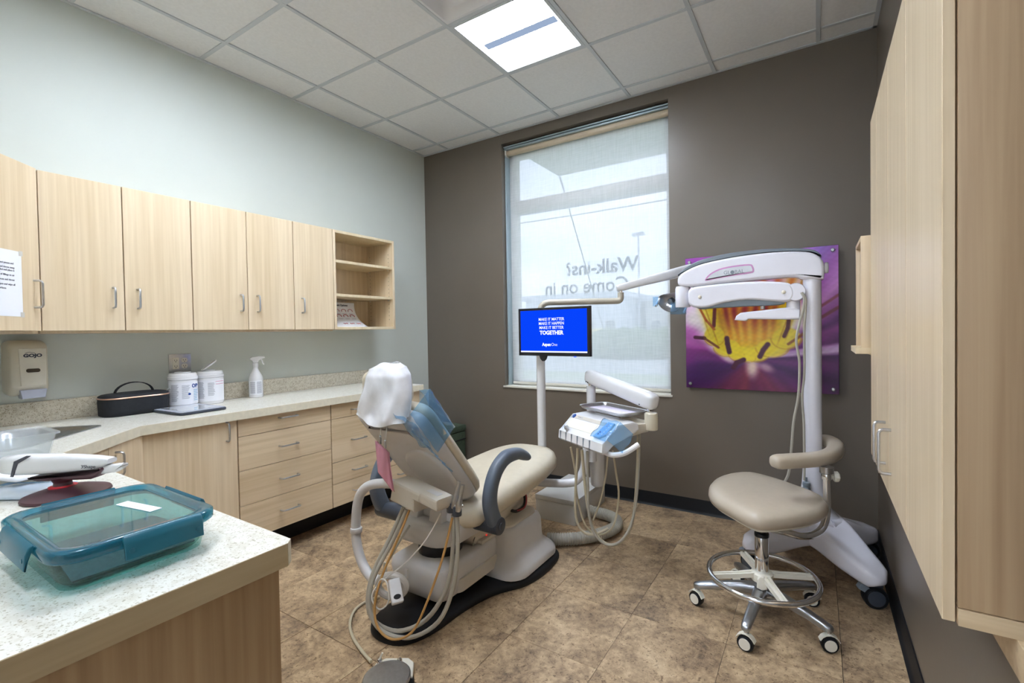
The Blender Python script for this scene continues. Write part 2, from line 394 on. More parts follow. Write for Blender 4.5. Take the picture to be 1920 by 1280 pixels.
    def prism(s, poly, O, U, V, W, d0, d1, bev=0, seg=2):
        """2D outline in (U,V) at O, from d0 to d1 along W"""
        O, U, V, W = Vector(O), Vector(U), Vector(V), Vector(W)
        if bev:
            n = (1, .3, 0); sg = 1 if d1 > d0 else -1
            lay = [(bev*1.15+.0006, d0), (bev, d0), (bev*.3, d0+sg*bev*.3), (0, d0+sg*bev), (0, d1-sg*bev), (bev*.3, d1-sg*bev*.3), (bev, d1), (bev*1.15+.0006, d1)]
        else: lay = [(0, d0), (0, d1)]
        return s.pillow(poly, O, U, V, W, lay)
    def pillow(s, poly, O, U, V, W, lay, dome=None):
        O, U, V, W = Vector(O), Vector(U), Vector(V), Vector(W)
        area = sum(poly[i-1][0]*poly[i][1]-poly[i][0]*poly[i-1][1] for i in range(len(poly)))
        if area < 0: poly = list(reversed(poly))
        rings = []
        for ins, h in lay:
            q = inset2(poly, ins) if ins else poly
            rings.append([O+U*p[0]+V*p[1]+W*h for p in q])
        if dome:   # extra shrinking rings so that a top is crowned, not flat
            cx = sum(p[0] for p in poly)/len(poly); cy = sum(p[1] for p in poly)/len(poly)
            q0 = inset2(poly, lay[-1][0]); h0 = lay[-1][1]
            for k in (.75, .5, .25, .02):
                rings.append([O+U*(cx+(p[0]-cx)*k)+V*(cy+(p[1]-cy)*k)+W*(h0+dome*(1-k*k)) for p in q0])
        return s.loft(rings)
    def sphere(s, c, r, sc=(1, 1, 1), seg=16):
        b = bmesh.new(); bmesh.ops.create_uvsphere(b, u_segments=seg, v_segments=max(6, seg//2), radius=1)
        return s.merge(b, Matrix.Translation(Vector(c)) @ Matrix.Diagonal((r*sc[0], r*sc[1], r*sc[2], 1)))
    def grid(s, f, nu, nv):
        """surface from f(u,v) with u,v in 0..1"""
        b = bmesh.new(); V = [[b.verts.new(f(i/nu, j/nv)) for j in range(nv+1)] for i in range(nu+1)]
        for i in range(nu):
            for j in range(nv): b.faces.new((V[i][j], V[i+1][j], V[i+1][j+1], V[i][j+1]))
        return s.merge(b)
    def text(s, body, size, O, U, V, align='CENTER', depth=.0006, bold=0, sx=1):
        c = bpy.data.curves.new('txt', 'FONT'); c.body = body; c.size = size; c.align_x = align; c.align_y = 'CENTER'
        c.extrude = depth/2; c.offset = bold; c.resolution_u = 3
        o = bpy.data.objects.new('txt', c); COL.objects.link(o)
        dg = bpy.context.evaluated_depsgraph_get(); dg.update()
        me = bpy.data.meshes.new_from_object(o.evaluated_get(dg))
        U, V = Vector(U).normalized(), Vector(V).normalized(); W = U.cross(V); O = Vector(O)
        M = Matrix(((U.x*sx, V.x, W.x, O.x), (U.y*sx, V.y, W.y, O.y), (U.z*sx, V.z, W.z, O.z), (0, 0, 0, 1)))
        me.transform(M); s.b.from_mesh(me)
        bpy.data.objects.remove(o); bpy.data.curves.remove(c); bpy.data.meshes.remove(me)
        return s
    def build(s, name, mat, parent=None, loc=None, ang=32, label=None, solid=0, thick=None):
        M = rootm(parent) if parent is not None else (Matrix.Translation(Vector(loc)) if loc is not None else Matrix())
        if thick:
            bmesh.ops.solidify(s.b, geom=list(s.b.faces), thickness=thick)
        s.b.transform(M.inverted())
        me = bpy.data.meshes.new(name); s.b.to_mesh(me); s.b.free()
        me.materials.append(mat)
        me.polygons.foreach_set('use_smooth', [True]*len(me.polygons))
        me.set_sharp_from_angle(angle=math.radians(ang)); me.update()
        o = bpy.data.objects.new(name, me); COL.objects.link(o)
        if parent is not None: o.parent = parent
        elif loc is not None: o.location = loc; ROOTM[o.name] = M
        if label: o['label'] = label
        return o
def single(mb, name, mat, label, cat, loc, group=None, ang=32, thick=None):
    return tag(mb.build(name, mat, None, loc, ang, thick=thick), label, cat, group)
X, Y, Z = Vector((1, 0, 0)), Vector((0, 1, 0)), Vector((0, 0, 1))
def pull(a, b, out, r=.005):
    """wire pull handle between a and b standing off along out"""
    a, b, out = Vector(a), Vector(b), Vector(out); t = (b-a).normalized(); k = .012
    h = out.length; on = out.normalized()
    return MB().tube([a, a+on*(h-k), a+on*(h-k*.3)+t*k*.3, a+on*h+t*k, b+on*h-t*k, b+on*(h-k*.3)-t*k*.3, b+on*(h-k), b], r, 8, smooth=False)

# =================================================================== ROOM
RW, RH, YF = 3.668, 3.095, -3.545       # right wall, ceiling, front wall
YE = -6.0                               # far end of the passage behind the camera
WX0, WX1, WZ0, WZ1 = .945, 2.437, .838, 3.012
# floor: vinyl tiles, each its own piece
fl = struct('floor')
MB().box(-.1, RW+.1, YE, .1, -.06, -.004).build('subfloor', pm('subfloor_grey', (70, 62, 54), .8), fl)
TP = .4115
xs = sorted({0.0, RW} | {2.615+TP*k for k in range(-7, 4) if 0 < 2.615+TP*k < RW})
ys = sorted({YE, 0.0} | {-1.385+TP*k for k in range(-12, 5) if YE < -1.385+TP*k < 0})
tile_cache = {}
for i in range(len(xs)-1):
    for j in range(len(ys)-1):
        sx, sy = round(xs[i+1]-xs[i], 3), round(ys[j+1]-ys[j], 3)
        if sx < .01 or sy < .01: continue
        key = (sx, sy)
        if key not in tile_cache:
            o = MB().box(0.0009, sx-.0009, 0.0009, sy-.0009, -.006, 0, .0006, 1).build('floor_tile', FLOOR)
            tile_cache[key] = o
        else:
            o = tile_cache[key].copy(); COL.objects.link(o)
        o.parent = fl; o.location = (xs[i], ys[j], 0)
# ceiling: grid bars and lay-in tiles
ce = struct('ceiling', (0, 0, RH))
GX = [0.0]+[.324+.6096*k for k in range(6)]+[RW]
GY = [0.0]+[-.162-.6096*k for k in range(10)]+[YE]
MB().box(-.1, RW+.1, YE-.1, .1, RH+.2, RH+.24).build('deck', pm('deck_grey', (120, 120, 120), .9), ce)
for x in GX[1:-1]: MB().box(x-.012, x+.012, YE, 0, RH-.001, RH+.012, .001, 1).build('grid_bar', CGRID, ce)
for y in GY[1:-1]: MB().box(0, RW, y-.012, y+.012, RH, RH+.012, .001, 1).build('grid_bar', CGRID, ce)
for q in ((0, .022, YE, 0), (RW-.022, RW, YE, 0)): MB().box(*q, RH-.002, RH+.004).build('wall_angle', CGRID, ce)
MB().box(0, RW, -.022, 0, RH-.002, RH+.004).build('wall_angle', CGRID, ce)
LIGHTS = [(3, 2), (2, 4), (4, 6), (2, 8), (4, 9)]; VENT = (3, 3)  # last three lights are added out of view to fill the room
ctile = {}
for i in range(len(GX)-1):
    for j in range(len(GY)-1):
        if (i, j) in LIGHTS or (i, j) == VENT: continue
        sx, sy = round(GX[i+1]-GX[i], 3), round(GY[j]-GY[j+1], 3)
        if sx < .02 or sy < .02: continue
        if (sx, sy) not in ctile:
            o = MB().box(.006, sx-.006, .006, sy-.006, .006, .022, .003, 1).build('ceiling_tile', CTILE); ctile[(sx, sy)] = o
        else: o = ctile[(sx, sy)].copy(); COL.objects.link(o)
        o.parent = ce; o.location = (GX[i], GY[j+1], 0)
lt_lab = ['square recessed ceiling light, fully in view above the window', 'square recessed ceiling light near the left wall, only a bright corner in view',
          'added square ceiling light out of view above the counter, for fill light', 'added unseen fill light in the passage ceiling by its left wall', 'added unseen fill light in the ceiling at the far passage end']
def ceiling_light(i, j, lab):
    x0, x1, y0, y1 = GX[i]+.012, GX[i+1]-.012, GY[j+1]+.012, GY[j]-.012
    t = thing('ceiling_light', lab, 'light', ((x0+x1)/2, (y0+y1)/2, RH), group='recessed ceiling lights')
    f = MB()
    for q in ((x0, x0+.02, y0, y1), (x1-.02, x1, y0, y1), (x0+.02, x1-.02, y0, y0+.02), (x0+.02, x1-.02, y1-.02, y1)):
        f.box(*q, RH-.002, RH+.03)
    f.box(x0, x1, y0, y1, RH+.05, RH+.06)
    f.build('frame', CGRID, t)
    MB().box(x0+.02, x1-.02, y0+.02, y1-.02, RH+.02, RH+.03).build('diffuser', PANEL, t)
    ym = (y0+y1)/2
    MB().prism([(-.026, 0), (.026, 0), (.022, -.008), (-.022, -.008)], ((x0+.045), ym, RH+.02), Y, Z, X, 0, x1-x0-.09, 0).build('centre_bar', BAR, t)
for (i, j), lab in zip(LIGHTS, lt_lab): ceiling_light(i, j, lab)
def air_vent(i, j):
    x0, x1, y0, y1 = GX[i]+.013, GX[i+1]-.013, GY[j+1]+.013, GY[j]-.013
    t = thing('air_diffuser', 'white square air diffuser set in the ceiling beside the bright light', 'vent', ((x0+x1)/2, (y0+y1)/2, RH))
    O = ((x0+x1)/2, (y0+y1)/2, RH); h = (x1-x0)/2
    def rr(k, r): return rrect(h*k, h*k, r, 4)
    m = MB()
    m.loft([[Vector(O)+Vector((a, b, 0)) for a, b in rr(1, .004)], [Vector(O)+Vector((a, b, 0)) for a, b in rr(.95, .03)],
            [Vector(O)+Vector((a, b, .05)) for a, b in rr(.8, .05)], [Vector(O)+Vector((a, b, .12)) for a, b in rr(.62, .05)]], cap=False)
    m.build('outer_cone', WPLAST, t)
    for k, zz in ((.72, .0), (.5, .012), (.28, .024)):
        c = MB().loft([[Vector(O)+Vector((a, b, zz+.012)) for a, b in rr(k, .05)], [Vector(O)+Vector((a, b, zz)) for a, b in rr(k*.97, .05)],
                       [Vector(O)+Vector((a, b, zz+.05)) for a, b in rr(k*.72, .03)], [Vector(O)+Vector((a, b, zz+.055)) for a, b in rr(k*.7, .03)]], cap=False)
        c.build('inner_cone', WPLAST, t)
    MB().box(x0, x1, y0, y1, RH+.125, RH+.13).build('back_plate', GREYP, t)
air_vent(*VENT)
# walls
MB().box(-.14, 0, YE, .22, -.06, RH+.2).build('wall_left', GREEN)['kind'] = 'structure'
m = MB(); WT = .22
m.box(-.14, WX0, 0, WT, -.06, RH+.2); m.box(WX1, RW+.14, 0, WT, -.06, RH+.2)
m.box(WX0, WX1, 0, WT, -.06, WZ0); m.box(WX0, WX1, 0, WT, WZ1, RH+.2)
m.build('wall_back', BROWN)['kind'] = 'structure'
MB().box(RW, RW+.14, YE, 0, -.06, RH+.2).build('wall_right', BROWN)['kind'] = 'structure'
m = MB(); m.box(0, 2.47, YF-.12, YF, -.06, RH+.2); m.build('wall_front', GREEN)['kind'] = 'structure'
m = MB(); m.box(-.14, .25, YE-.12, YE, -.06, RH+.2); m.box(3.45, RW+.14, YE-.12, YE, -.06, RH+.2)
m.box(.25, 3.45, YE-.12, YE, -.06, .25); m.box(.25, 3.45, YE-.12, YE, 2.8, RH+.2); m.build('wall_passage', WHITEWALL)['kind'] = 'structure'
w2 = struct('added_fill_window', (1.85, YE, .25))  # added unseen window, lets sky fill light in from behind the camera
m = MB()
for xx in (.25, 1.28, 2.34, 3.39): m.box(xx, xx+.06, YE-.09, YE-.03, .25, 2.8)
m.box(.25, 3.45, YE-.09, YE-.03, .25, .31); m.box(.25, 3.45, YE-.09, YE-.03, 2.74, 2.8); m.build('window_frame', FRAMEC, w2)
for xx in (.31, 1.34, 2.40): MB().box(xx, xx+.99, YE-.064, YE-.058, .31, 2.74).build('window_pane', PANE, w2)
def baseboard(name, a, b, n):
    """black cove base from a to b, standing off the wall along n"""
    a, b, n = Vector(a), Vector(b), Vector(n); t = (b-a).normalized()
    prof = [(0, .1), (.004, .1), (.006, .094), (.006, .02), (.012, .006), (.02, 0), (0, 0)]
    MB().prism(prof, a, n, Z, t, 0, (b-a).length).build(name, BLACKB)['kind'] = 'structure'
baseboard('baseboard_back', (0, 0, 0), (RW, 0, 0), (0, -1, 0))
baseboard('baseboard_right', (RW, -.02, 0), (RW, YE, 0), (-1, 0, 0))
# window
wn = struct('window_1', ((WX0+WX1)/2, 0, WZ0))
m = MB(); fy0, fy1 = .12, .19
m.box(WX0, WX0+.075, fy0, fy1, WZ0, WZ1, .004); m.box(WX1-.05, WX1, fy0, fy1, WZ0, WZ1, .004)
m.box(WX0, WX1, fy0, fy1, WZ0, WZ0+.05, .004); m.box(WX0, WX1, fy0, fy1, WZ1-.11, WZ1, .004)
m.box(WX0+.07, WX1-.045, fy0, fy1, 2.43, 2.515, .004); m.box(WX0+.07, WX1-.045, fy0+.01, fy1-.01, 2.41, 2.435, .003)
m.build('window_frame', FRAMEC, wn)
m = MB()
for z in (2.985, 2.965): m.box(WX0+.003, WX1-.003, .03, fy0-.004, z, z+.012, .003)
m.box(WX0+.003, WX1-.003, .1, fy0-.002, 2.93, 3.0, .003)
m.build('head_channel', ALUF, wn)
MB().box(WX0+.07, WX1-.045, .152, .158, WZ0+.045, 2.415).build('window_pane', PANE, wn)
MB().box(WX0+.07, WX1-.045, .152, .158, 2.51, WZ1-.1).build('window_pane', PANE, wn)
MB().box(WX0-.012, WX1+.012, -.012, .12, WZ0-.012, WZ0+.004, .003).build('window_sill', FRAMEC, wn)
MB().box(WX0+.005, WX0+.018, .045, .118, WZ0, WZ1-.09, .002).build('side_channel', ALUF, wn)
# mirrored lettering on the outside of the pane
m = MB()
m.text('Walk-ins?', .165, (1.822, .161, 1.855), -X, Z, bold=.0035, sx=1.0)
m.build('window_lettering', VINYLDECAL, wn, label='mirrored grey words Walk-ins? on the pane')
m = MB(); m.text('Come on in', .165, (1.675, .161, 1.70), -X, Z, bold=.0025, sx=.98)
m.build('window_lettering', VINYLDECAL, wn, label='mirrored grey words Come on in, second line on the pane')
# roller shade
sh = thing('roller_shade', 'see-through white roller shade pulled down over the window', 'shade', ((WX0+WX1)/2, .07, 2.95))
MB().cyl((WX0+.02, .075, 2.945), (WX1-.006, .075, 2.945), .026, bev=.004).build('roller_tube', ROLLER, sh)
MB().box(WX0+.006, WX0+.02, .045, .105, 2.91, 2.98, .003).build('bracket', FRAMEC, sh)
MB().box(WX1-.006, WX1-.001, .045, .105, 2.91, 2.98, .002).build('bracket', FRAMEC, sh)
MB().box(WX0+.024, WX1-.01, .1005, .1013, WZ0+.03, 2.955).build('shade_cloth', SHADE, sh)
MB().box(WX0+.024, WX1-.01, .097, .105, WZ0+.012, WZ0+.034, .003).build('hem_bar', FRAMEC, sh)

# =================================================================== OUTSIDE
g = struct('ground', (0, 30, -.12))
MB().box(-60, 60, .3, 11, -.3, -.1).build('grass_strip', GRASS, g)
MB().box(-90, 60, 11, 90, -.3, -.12).build('road_surface', ASPH, g)
cn = thing('entrance_canopy', 'pale flat canopy over the outside of the window', 'canopy', (2, 1.2, 3.3))
MB().box(.552, 4.5, .24, 1.842, 3.3, 3.5, .01).build('canopy_slab', CANOPY, cn)
MB().tube([(.57, 1.83, 3.3), (-1.9, 10.1, -.1)], .012, 6, smooth=False).build('guy_wire', GREYP, cn)
def block(name, label, x0, x1, y0, y1, h, mat, roofm, nwin):
    t = thing(name, label, 'building', ((x0+x1)/2, y0, -.12))
    MB().box(x0, x1, y0, y1, -.12, h).build('wall', mat, t)
    MB().box(x0-.3, x1+.3, y0-.3, y1+.3, h, h+.5).build('roof', roofm, t)
    for k in range(nwin):
        xx = x0+(x1-x0)*(k+.5)/nwin
        f = MB().box(xx-.5, xx+.5, y0-.06, y0, .9, 2.2).build('window_frame', FRAMEC, t)
        MB().box(xx-.44, xx+.44, y0-.07, y0-.05, .96, 2.14).build('window_pane', GREYP, f)
block('shop_building', 'grey flat roofed building across the road behind the monitor', -21.5, -11.5, 36, 46, 4.3, BLDG, BLDG, 5)
block('shop_building', 'pale low building across the road at the right of the window', -10.5, -3.0, 40, 48, 4.0, BLDG2, BLDG, 4)
def bush(label, cx, cy, w, h, mat, cat='bush', group=None):
    b = bmesh.new(); rnd = random.Random(int(cx*10))
    for k in range(9):
        bmesh.ops.create_icosphere(b, subdivisions=2, radius=h*.55, matrix=Matrix.Translation((cx+(k/8-.5)*w, cy+rnd.uniform(-.3, .3), -.12+h*.45+rnd.uniform(-.1, .1))))
    for v in b.verts: v.co += Vector((rnd.uniform(-.05, .05), rnd.uniform(-.05, .05), rnd.uniform(-.05, .05)))
    mm = MB(); mm.merge(b); single(mm, 'hedge_bush' , mat, label, cat, (cx, cy, -.12), group)
bush('long green clipped hedge beyond the window below the pale building', -4.6, 19, 3.4, 1.5, HEDGE)
bush('small yellow leaved bush beside the green hedge outside', -7.4, 21.5, .5, 1.5, YELL)
bush('low green bush outside, left of the yellow bush', -9.9, 22.5, 1.6, .9, HEDGE)
lp = thing('lamp_post', 'thin street lamp post standing beyond the hedge', 'lamp post', (-6.5, 26, -.12))
MB().cyl((-6.5, 26, -.12), (-6.5, 26, 7.5), .06).build('post', LILAC, lp)
MB().box(-6.9, -6.1, 25.85, 26.15, 7.4, 7.62, .04).build('lamp_head', LILAC, lp)
for k, (zz, r, lab) in enumerate(((8.35, .07, 'upper of the two power lines crossing the sky outside'), (7.85, .03, 'lower thin power line crossing the sky outside'))):
    m = MB().tube([(-24, 20, zz+.15), (-8, 20, zz-.1), (8, 20, zz+.1)], r, 6)
    single(m, 'power_line', GREYP, lab, 'cable', (-8, 20, zz))

# =================================================================== CABINETS
HO = .032
def hinged_door(t, x0, x1, y0, y1, z0, z1, hy, hz0, hz1, mat=None, out=X, label=None):
    d = MB().box(x0, x1, y0, y1, z0, z1, .0012, 1).build('door', mat or WOODV, t)
    xf = max(x0, x1) if out.x > 0 else min(x0, x1)
    if hy is not None: pull((xf, hy, hz0), (xf, hy, hz1), out*HO).build('handle', STEEL, d, label='brushed metal wire pull handle')
    return d
UZ0, UZ1, UX = 1.367, 2.102, .33
def upper(label, y0, y1, doors):
    t = thing('wall_cabinet', label, 'cabinet', (0, (y0+y1)/2, UZ0), group='maple cabinets along the left wall')
    b = MB(); th = .016
    b.box(.002, .308, y0, y0+th, UZ0+.002, UZ1); b.box(.002, .308, y1-th, y1, UZ0+.002, UZ1)
    b.box(.002, .308, y0, y1, UZ0-.012, UZ0+.012); b.box(.002, .308, y0, y1, UZ1-th, UZ1); b.box(.002, .014, y0, y1, UZ0, UZ1)
    b.build('body', WOODV, t)
    for a, c, hy in doors: hinged_door(t, .311, UX, a+.0022, c-.0022, UZ0, UZ1, hy, UZ0+.115, UZ0+.215)
upper('two-door maple wall cabinet above the black bag and outlet plate', -2.813, -2.204, [(-2.813, -2.509, -2.555), (-2.509, -2.204, -2.455)])
upper('two-door maple wall cabinet above the spray bottle', -2.203, -1.6, [(-2.203, -1.9015, -1.945), (-1.9015, -1.6, -1.845)])
upper('narrow one-door maple wall cabinet next to the open shelves', -1.599, -1.295, [(-1.599, -1.295, -1.545)])
# open shelf unit
os_ = thing('open_shelf_unit', 'open maple shelf unit at the far end of the left wall cabinets', 'shelf', (0, -1.0, UZ0))
y0, y1, th = -1.293, -.714, .02
sp = MB().box(.002, UX, y1-th, y1, UZ0, UZ1, .001).build('side_panel', WOODV, os_)
hm = MB()
for xx in (.05, .28):
    for k in range(18): hm.cyl((xx, y1-th-.0004, UZ0+.08+k*.032), (xx, y1-th-.0016, UZ0+.08+k*.032), .0028, seg=8)
hm.build('shelf_pin_holes', DBROWN, sp)
MB().box(.002, UX, y0, y0+th, UZ0, UZ1, .001).build('side_panel', WOODV, os_)
MB().box(.002, UX, y0+th, y1-th, UZ0-.002, UZ0+.018, .001).build('bottom_panel', WOODEDGE, os_)
MB().box(.002, UX, y0+th, y1-th, UZ1-.02, UZ1, .001).build('top_panel', WOODEDGE, os_)
bp_ = MB().box(.002, .012, y0+th, y1-th, UZ0, UZ1).build('back_panel', WOODV, os_)
for zz in (1.75, 2.02): MB().lathe([(.011, 0), (.011, .002), (.004, .003)], (.012, -1.06, zz), X, 14).build('screw_cap', IVORY, bp_)
for zz in (1.863, 1.612):
    s_ = MB().box(.014, UX-.004, y0+th+.001, y1-th-.001, zz, zz+.02, .001).build('shelf_board', WOODEDGE, os_)
    for xx in (.05, .28): MB().cyl((xx, y1-th, zz-.005), (xx, y1-th-.012, zz-.005), .005).build('shelf_pin', IVORY, s_)
# corner wall cabinet on the diagonal
F45 = Vector((1, -1, 0)).normalized(); N45 = Vector((1, 1, 0)).normalized()
cc = thing('corner_wall_cabinet', 'diagonal maple corner wall cabinet with a taped notice on its door', 'cabinet', (.2, -3.3, UZ0), group='maple cabinets along the left wall')
A = Vector((.318, -2.822, 0)); LEN = .565
poly = [(.003, -2.818), (.003, YF+.003), (.725, YF+.003), (.725, -3.235), (.295, -2.818)]
MB().prism(poly, (0, 0, 0), X, Y, Z, UZ0-.012, UZ1).build('body', WOODV, cc)
O = A+N45*.004
d = MB().prism([(.016, UZ0), (LEN, UZ0), (LEN, UZ1), (.016, UZ1)], O, F45, Z, N45, 0, .019, .001).build('door', WOODV, cc)
hp = O+N45*.019+F45*.05
pull(hp+Z*(UZ0+.105), hp+Z*(UZ0+.225), N45*HO).build('handle', STEEL, d)
# base cabinets
BX, BZ0, BZ1 = .6, .168, .866
def base_unit(name, label, y0, y1):
    t = thing(name, label, 'cabinet', (.3, (y0+y1)/2, 0), group='maple base cabinets under the left counter')
    b = MB(); b.box(.003, BX-.021, y0, y1, BZ0-.004, .862, .001); b.build('body', WOODV, t)
    MB().box(.003, .41, y0, y1, 0, BZ0-.004).build('toe_kick', BLACKB, t)
    return t
t = base_unit('base_cabinet', 'maple base cabinet with a single tall door under the tablet', -2.553, -2.116)
hinged_door(t, BX-.019, BX, -2.551, -2.118, BZ0, BZ1, -2.172, .755, .855)
def drawers(t, y0, y1, zs, hs):
    for (a, c), hz in zip(zip(zs, zs[1:]), hs):
        d = MB().box(BX-.019, BX, y0, y1, a+.0015, c-.0015, .001, 1).build('drawer', WOODH, t)
        if hz: ym = (y0+y1)/2-.005; pull((BX, ym-.055, hz), (BX, ym+.055, hz), X*HO).build('handle', STEEL, d)
t = base_unit('drawer_cabinet', 'wide maple drawer cabinet with four drawers beside the single door', -2.114, -1.532)
drawers(t, -2.112, -1.534, [BZ0, .369, .568, .762, BZ1], [.275, .468, .664, .835])
t = base_unit('drawer_cabinet', 'maple drawer cabinet partly hidden behind the dental chair', -1.53, -1.1)
drawers(t, -1.528, -1.102, [BZ0, .322, .468, .762, BZ1], [.246, .39, .6, .81])
t = base_unit('drawer_cabinet', 'last maple base cabinet of the left run, behind the chair headrest', -1.098, -.72)
drawers(t, -1.096, -.722, [BZ0, .322, .468, .762, BZ1], [.246, .39, .6, .81])
# diagonal sink cabinet
t = thing('corner_sink_cabinet', 'diagonal maple sink cabinet with two doors in the corner', 'cabinet', (.4, -3.0, 0))
P0 = Vector((.588, -2.556, 0)); DL = .505
poly = [(.004, -2.556), (.004, YF+.004), (.944, YF+.004), (.944, -2.93), (.575, -2.561)]
MB().prism(poly, (0, 0, 0), X, Y, Z, BZ0-.004, .70).build('body', WOODV, t)
MB().prism([(.004, -2.556), (.004, YF+.004), (.8, YF+.004), (.8, -3.05), (.35, -2.6)], (0, 0, 0), X, Y, Z, 0, BZ0-.004).build('toe_kick', BLACKB, t)
for a, b, h in ((.004, DL/2-.0015, DL/2-.045), (DL/2+.0015, DL-.004, DL/2+.045)):
    d = MB().prism([(a, BZ0), (b, BZ0), (b, BZ1), (a, BZ1)], P0+N45*.001, F45, Z, N45, 0, .019, .001).build('door', WOODV, t)
    hp = P0+N45*.02+F45*h
    pull(hp+Z*.73, hp+Z*.83, N45*HO).build('handle', STEEL, d)
# front run under the near counter
t = thing('base_cabinet', 'maple base cabinet run under the near speckled counter', 'cabinet', (1.7, -3.2, 0))
MB().box(.99, 2.4, YF+.003, -2.952, BZ0-.004, .862).build('body', WOODV, t)
MB().box(.99, 2.4, YF+.003, -3.02, 0, BZ0-.004).build('toe_kick', BLACKB, t)
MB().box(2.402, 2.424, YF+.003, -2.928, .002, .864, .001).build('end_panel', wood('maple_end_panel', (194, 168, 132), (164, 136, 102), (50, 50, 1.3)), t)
for k in range(3):
    a = .985+.47*k
    d = MB().box(a, a+.466, -2.95, -2.93, BZ0, BZ1, .001).build('door', WOODV, t)
    pull((a+.42, -2.93, .75), (a+.42, -2.93, .85), Y*HO).build('handle', STEEL, d)
# worktop
ct = thing('countertop', 'continuous speckled laminate countertop along the left and near walls', 'countertop', (.3, -2.4, .868))
CZ0, CZ1 = .868, .91
outer = [(.001, -.70), (.625, -.70), (.625, -2.56), (.985, -2.907), (2.43, -2.907), (2.445, -2.922), (2.445, YF+.001), (.001, YF+.001)]
SO = Vector((.445, -2.66, 0)); SF = F45; SD = Vector((-1, -1, 0)).normalized()
SW, SDp = .46, .36
srect = [SO+SF*a+SD*b for a, b in ((0, 0), (SW, 0), (SW, SDp), (0, SDp))]
b = bmesh.new()
def loop(pts):
    vs = [b.verts.new((p[0], p[1], CZ0)) for p in pts]
    return [b.edges.new((vs[i], vs[(i+1) % len(vs)])) for i in range(len(vs))]
E_ = loop(outer)+loop([(p.x, p.y) for p in srect])
bmesh.ops.triangle_fill(b, use_beauty=True, edges=E_)
r = bmesh.ops.extrude_face_region(b, geom=list(b.faces))
bmesh.ops.translate(b, vec=(0, 0, CZ1-CZ0), verts=[v for v in r['geom'] if isinstance(v, bmesh.types.BMVert)])
bmesh.ops.recalc_face_normals(b, faces=b.faces)
m = MB(); m.merge(b); m.build('worktop', CTR, ct)
def edge_strip(pts, name, mat):
    m = MB()
    for p, q in zip(pts, pts[1:]):
        p, q = Vector(p+(0,)), Vector(q+(0,)); u = (q-p).normalized(); n = Vector((u.y, -u.x, 0)) if True else None
        m.prism([(0, CZ0-.004), (.0016, CZ0-.004), (.0016, CZ1-.001), (.0008, CZ1), (0, CZ1)], p, n, Z, u, 0, (q-p).length)
    m.build(name, mat, ct)
edge_strip([(.001, -.70), (.625, -.70)][::-1], 'edge_band', CEDGE)
edge_strip([(2.43, -2.907), (.985, -2.907), (.625, -2.56), (.625, -.70)], 'edge_band', CEDGE)
edge_strip([(2.445, YF+.001), (2.445, -2.922)], 'edge_band', CEDGE2)
edge_strip([(2.445, -2.922), (2.43, -2.907)], 'edge_band', CEDGE)
MB().box(.001, .02, YF+.02, -.70, CZ1, 1.016, .002).build('backsplash', SPLASH, ct)
MB().box(.02, 2.44, YF+.001, YF+.02, CZ1, 1.016, .002).build('backsplash', SPLASH, ct)
# sink
sk = thing('corner_sink', 'stainless steel sink set diagonally in the corner countertop', 'sink', tuple(SO+SF*SW/2+SD*SDp/2+Z*CZ1))
SC_ = SO+SF*SW/2+SD*SDp/2
def srr(k, r, z): return [SC_+SF*a+SD*c+Z*z for a, c in rrect(SW/2+k, SDp/2+k, r, 5)]
MB().loft([srr(.016, .03, CZ1), srr(.016, .03, CZ1+.004), srr(.008, .028, CZ1+.007), srr(-.004, .045, CZ1+.004), srr(-.012, .05, CZ1-.01), srr(-.03, .06, .765), srr(-.06, .06, .75), srr(-.17, .005, .748)], cap=False).build('basin', STEEL, sk, ang=50)
MB().lathe([(.042, .7492), (.04, .752), (.03, .7515), (.001, .7515)], (SC_.x, SC_.y, 0)).build('drain', CHROME, sk)

# right wall: shallow tall cabinet with four narrow leaves
XF, YN, YFAR, RZ0, RZ1 = 3.556, -2.323, -.985, .778, 2.198
rc = thing('tall_wall_cabinet', 'tall shallow maple wall cabinet with flush doors on the right wall', 'cabinet', (3.62, -1.65, RZ0))
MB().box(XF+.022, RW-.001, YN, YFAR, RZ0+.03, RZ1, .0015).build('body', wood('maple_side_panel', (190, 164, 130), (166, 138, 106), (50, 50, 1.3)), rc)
MB().box(XF+.022, RW-.001, YN-.002, YFAR, RZ0-.004, RZ0+.028, .002).build('bottom_rail', WOODX, rc)
MB().box(RW-.012, RW-.001, -3.1, YFAR-.1, .708, RZ0-.004, .001).build('wall_cleat', WOODX, rc)
ds = [YN, -1.912, -1.556, -1.225, YFAR]
for k in range(4):
    zt = RZ1-.004*0
    hy = {1: -1.62, 2: -1.48}.get(k)
    hinged_door(rc, XF, XF+.019, ds[k]+.002, ds[k+1]-.002, RZ0, zt, hy, .86, 1.0, out=-X)
rs = thing('small_wall_shelf', 'small open maple box shelf on the right wall near the back corner', 'shelf', (3.6, -.8, 1.2))
sx0, sy0, sy1, sz0, sz1 = 3.522, -.975, -.665, 1.214, 1.72
MB().box(sx0, RW-.001, sy1-.018, sy1, sz0+.02, sz1, .001).build('side_panel', WOODV, rs)
MB().box(sx0, RW-.001, sy0, sy0+.018, sz0+.02, sz1, .001).build('side_panel', WOODV, rs)
MB().box(sx0, RW-.001, sy0+.018, sy1-.018, sz1-.018, sz1, .001).build('top_panel', WOODX, rs)
MB().box(RW-.012, RW-.001, sy0+.018, sy1-.018, sz0+.02, sz1-.018).build('back_panel', WOODV, rs)
MB().box(sx0-.02, RW-.001, sy0-.01, sy1+.015, sz0-.006, sz0+.02, .001).build('ledge', WOODEDGE, rs)
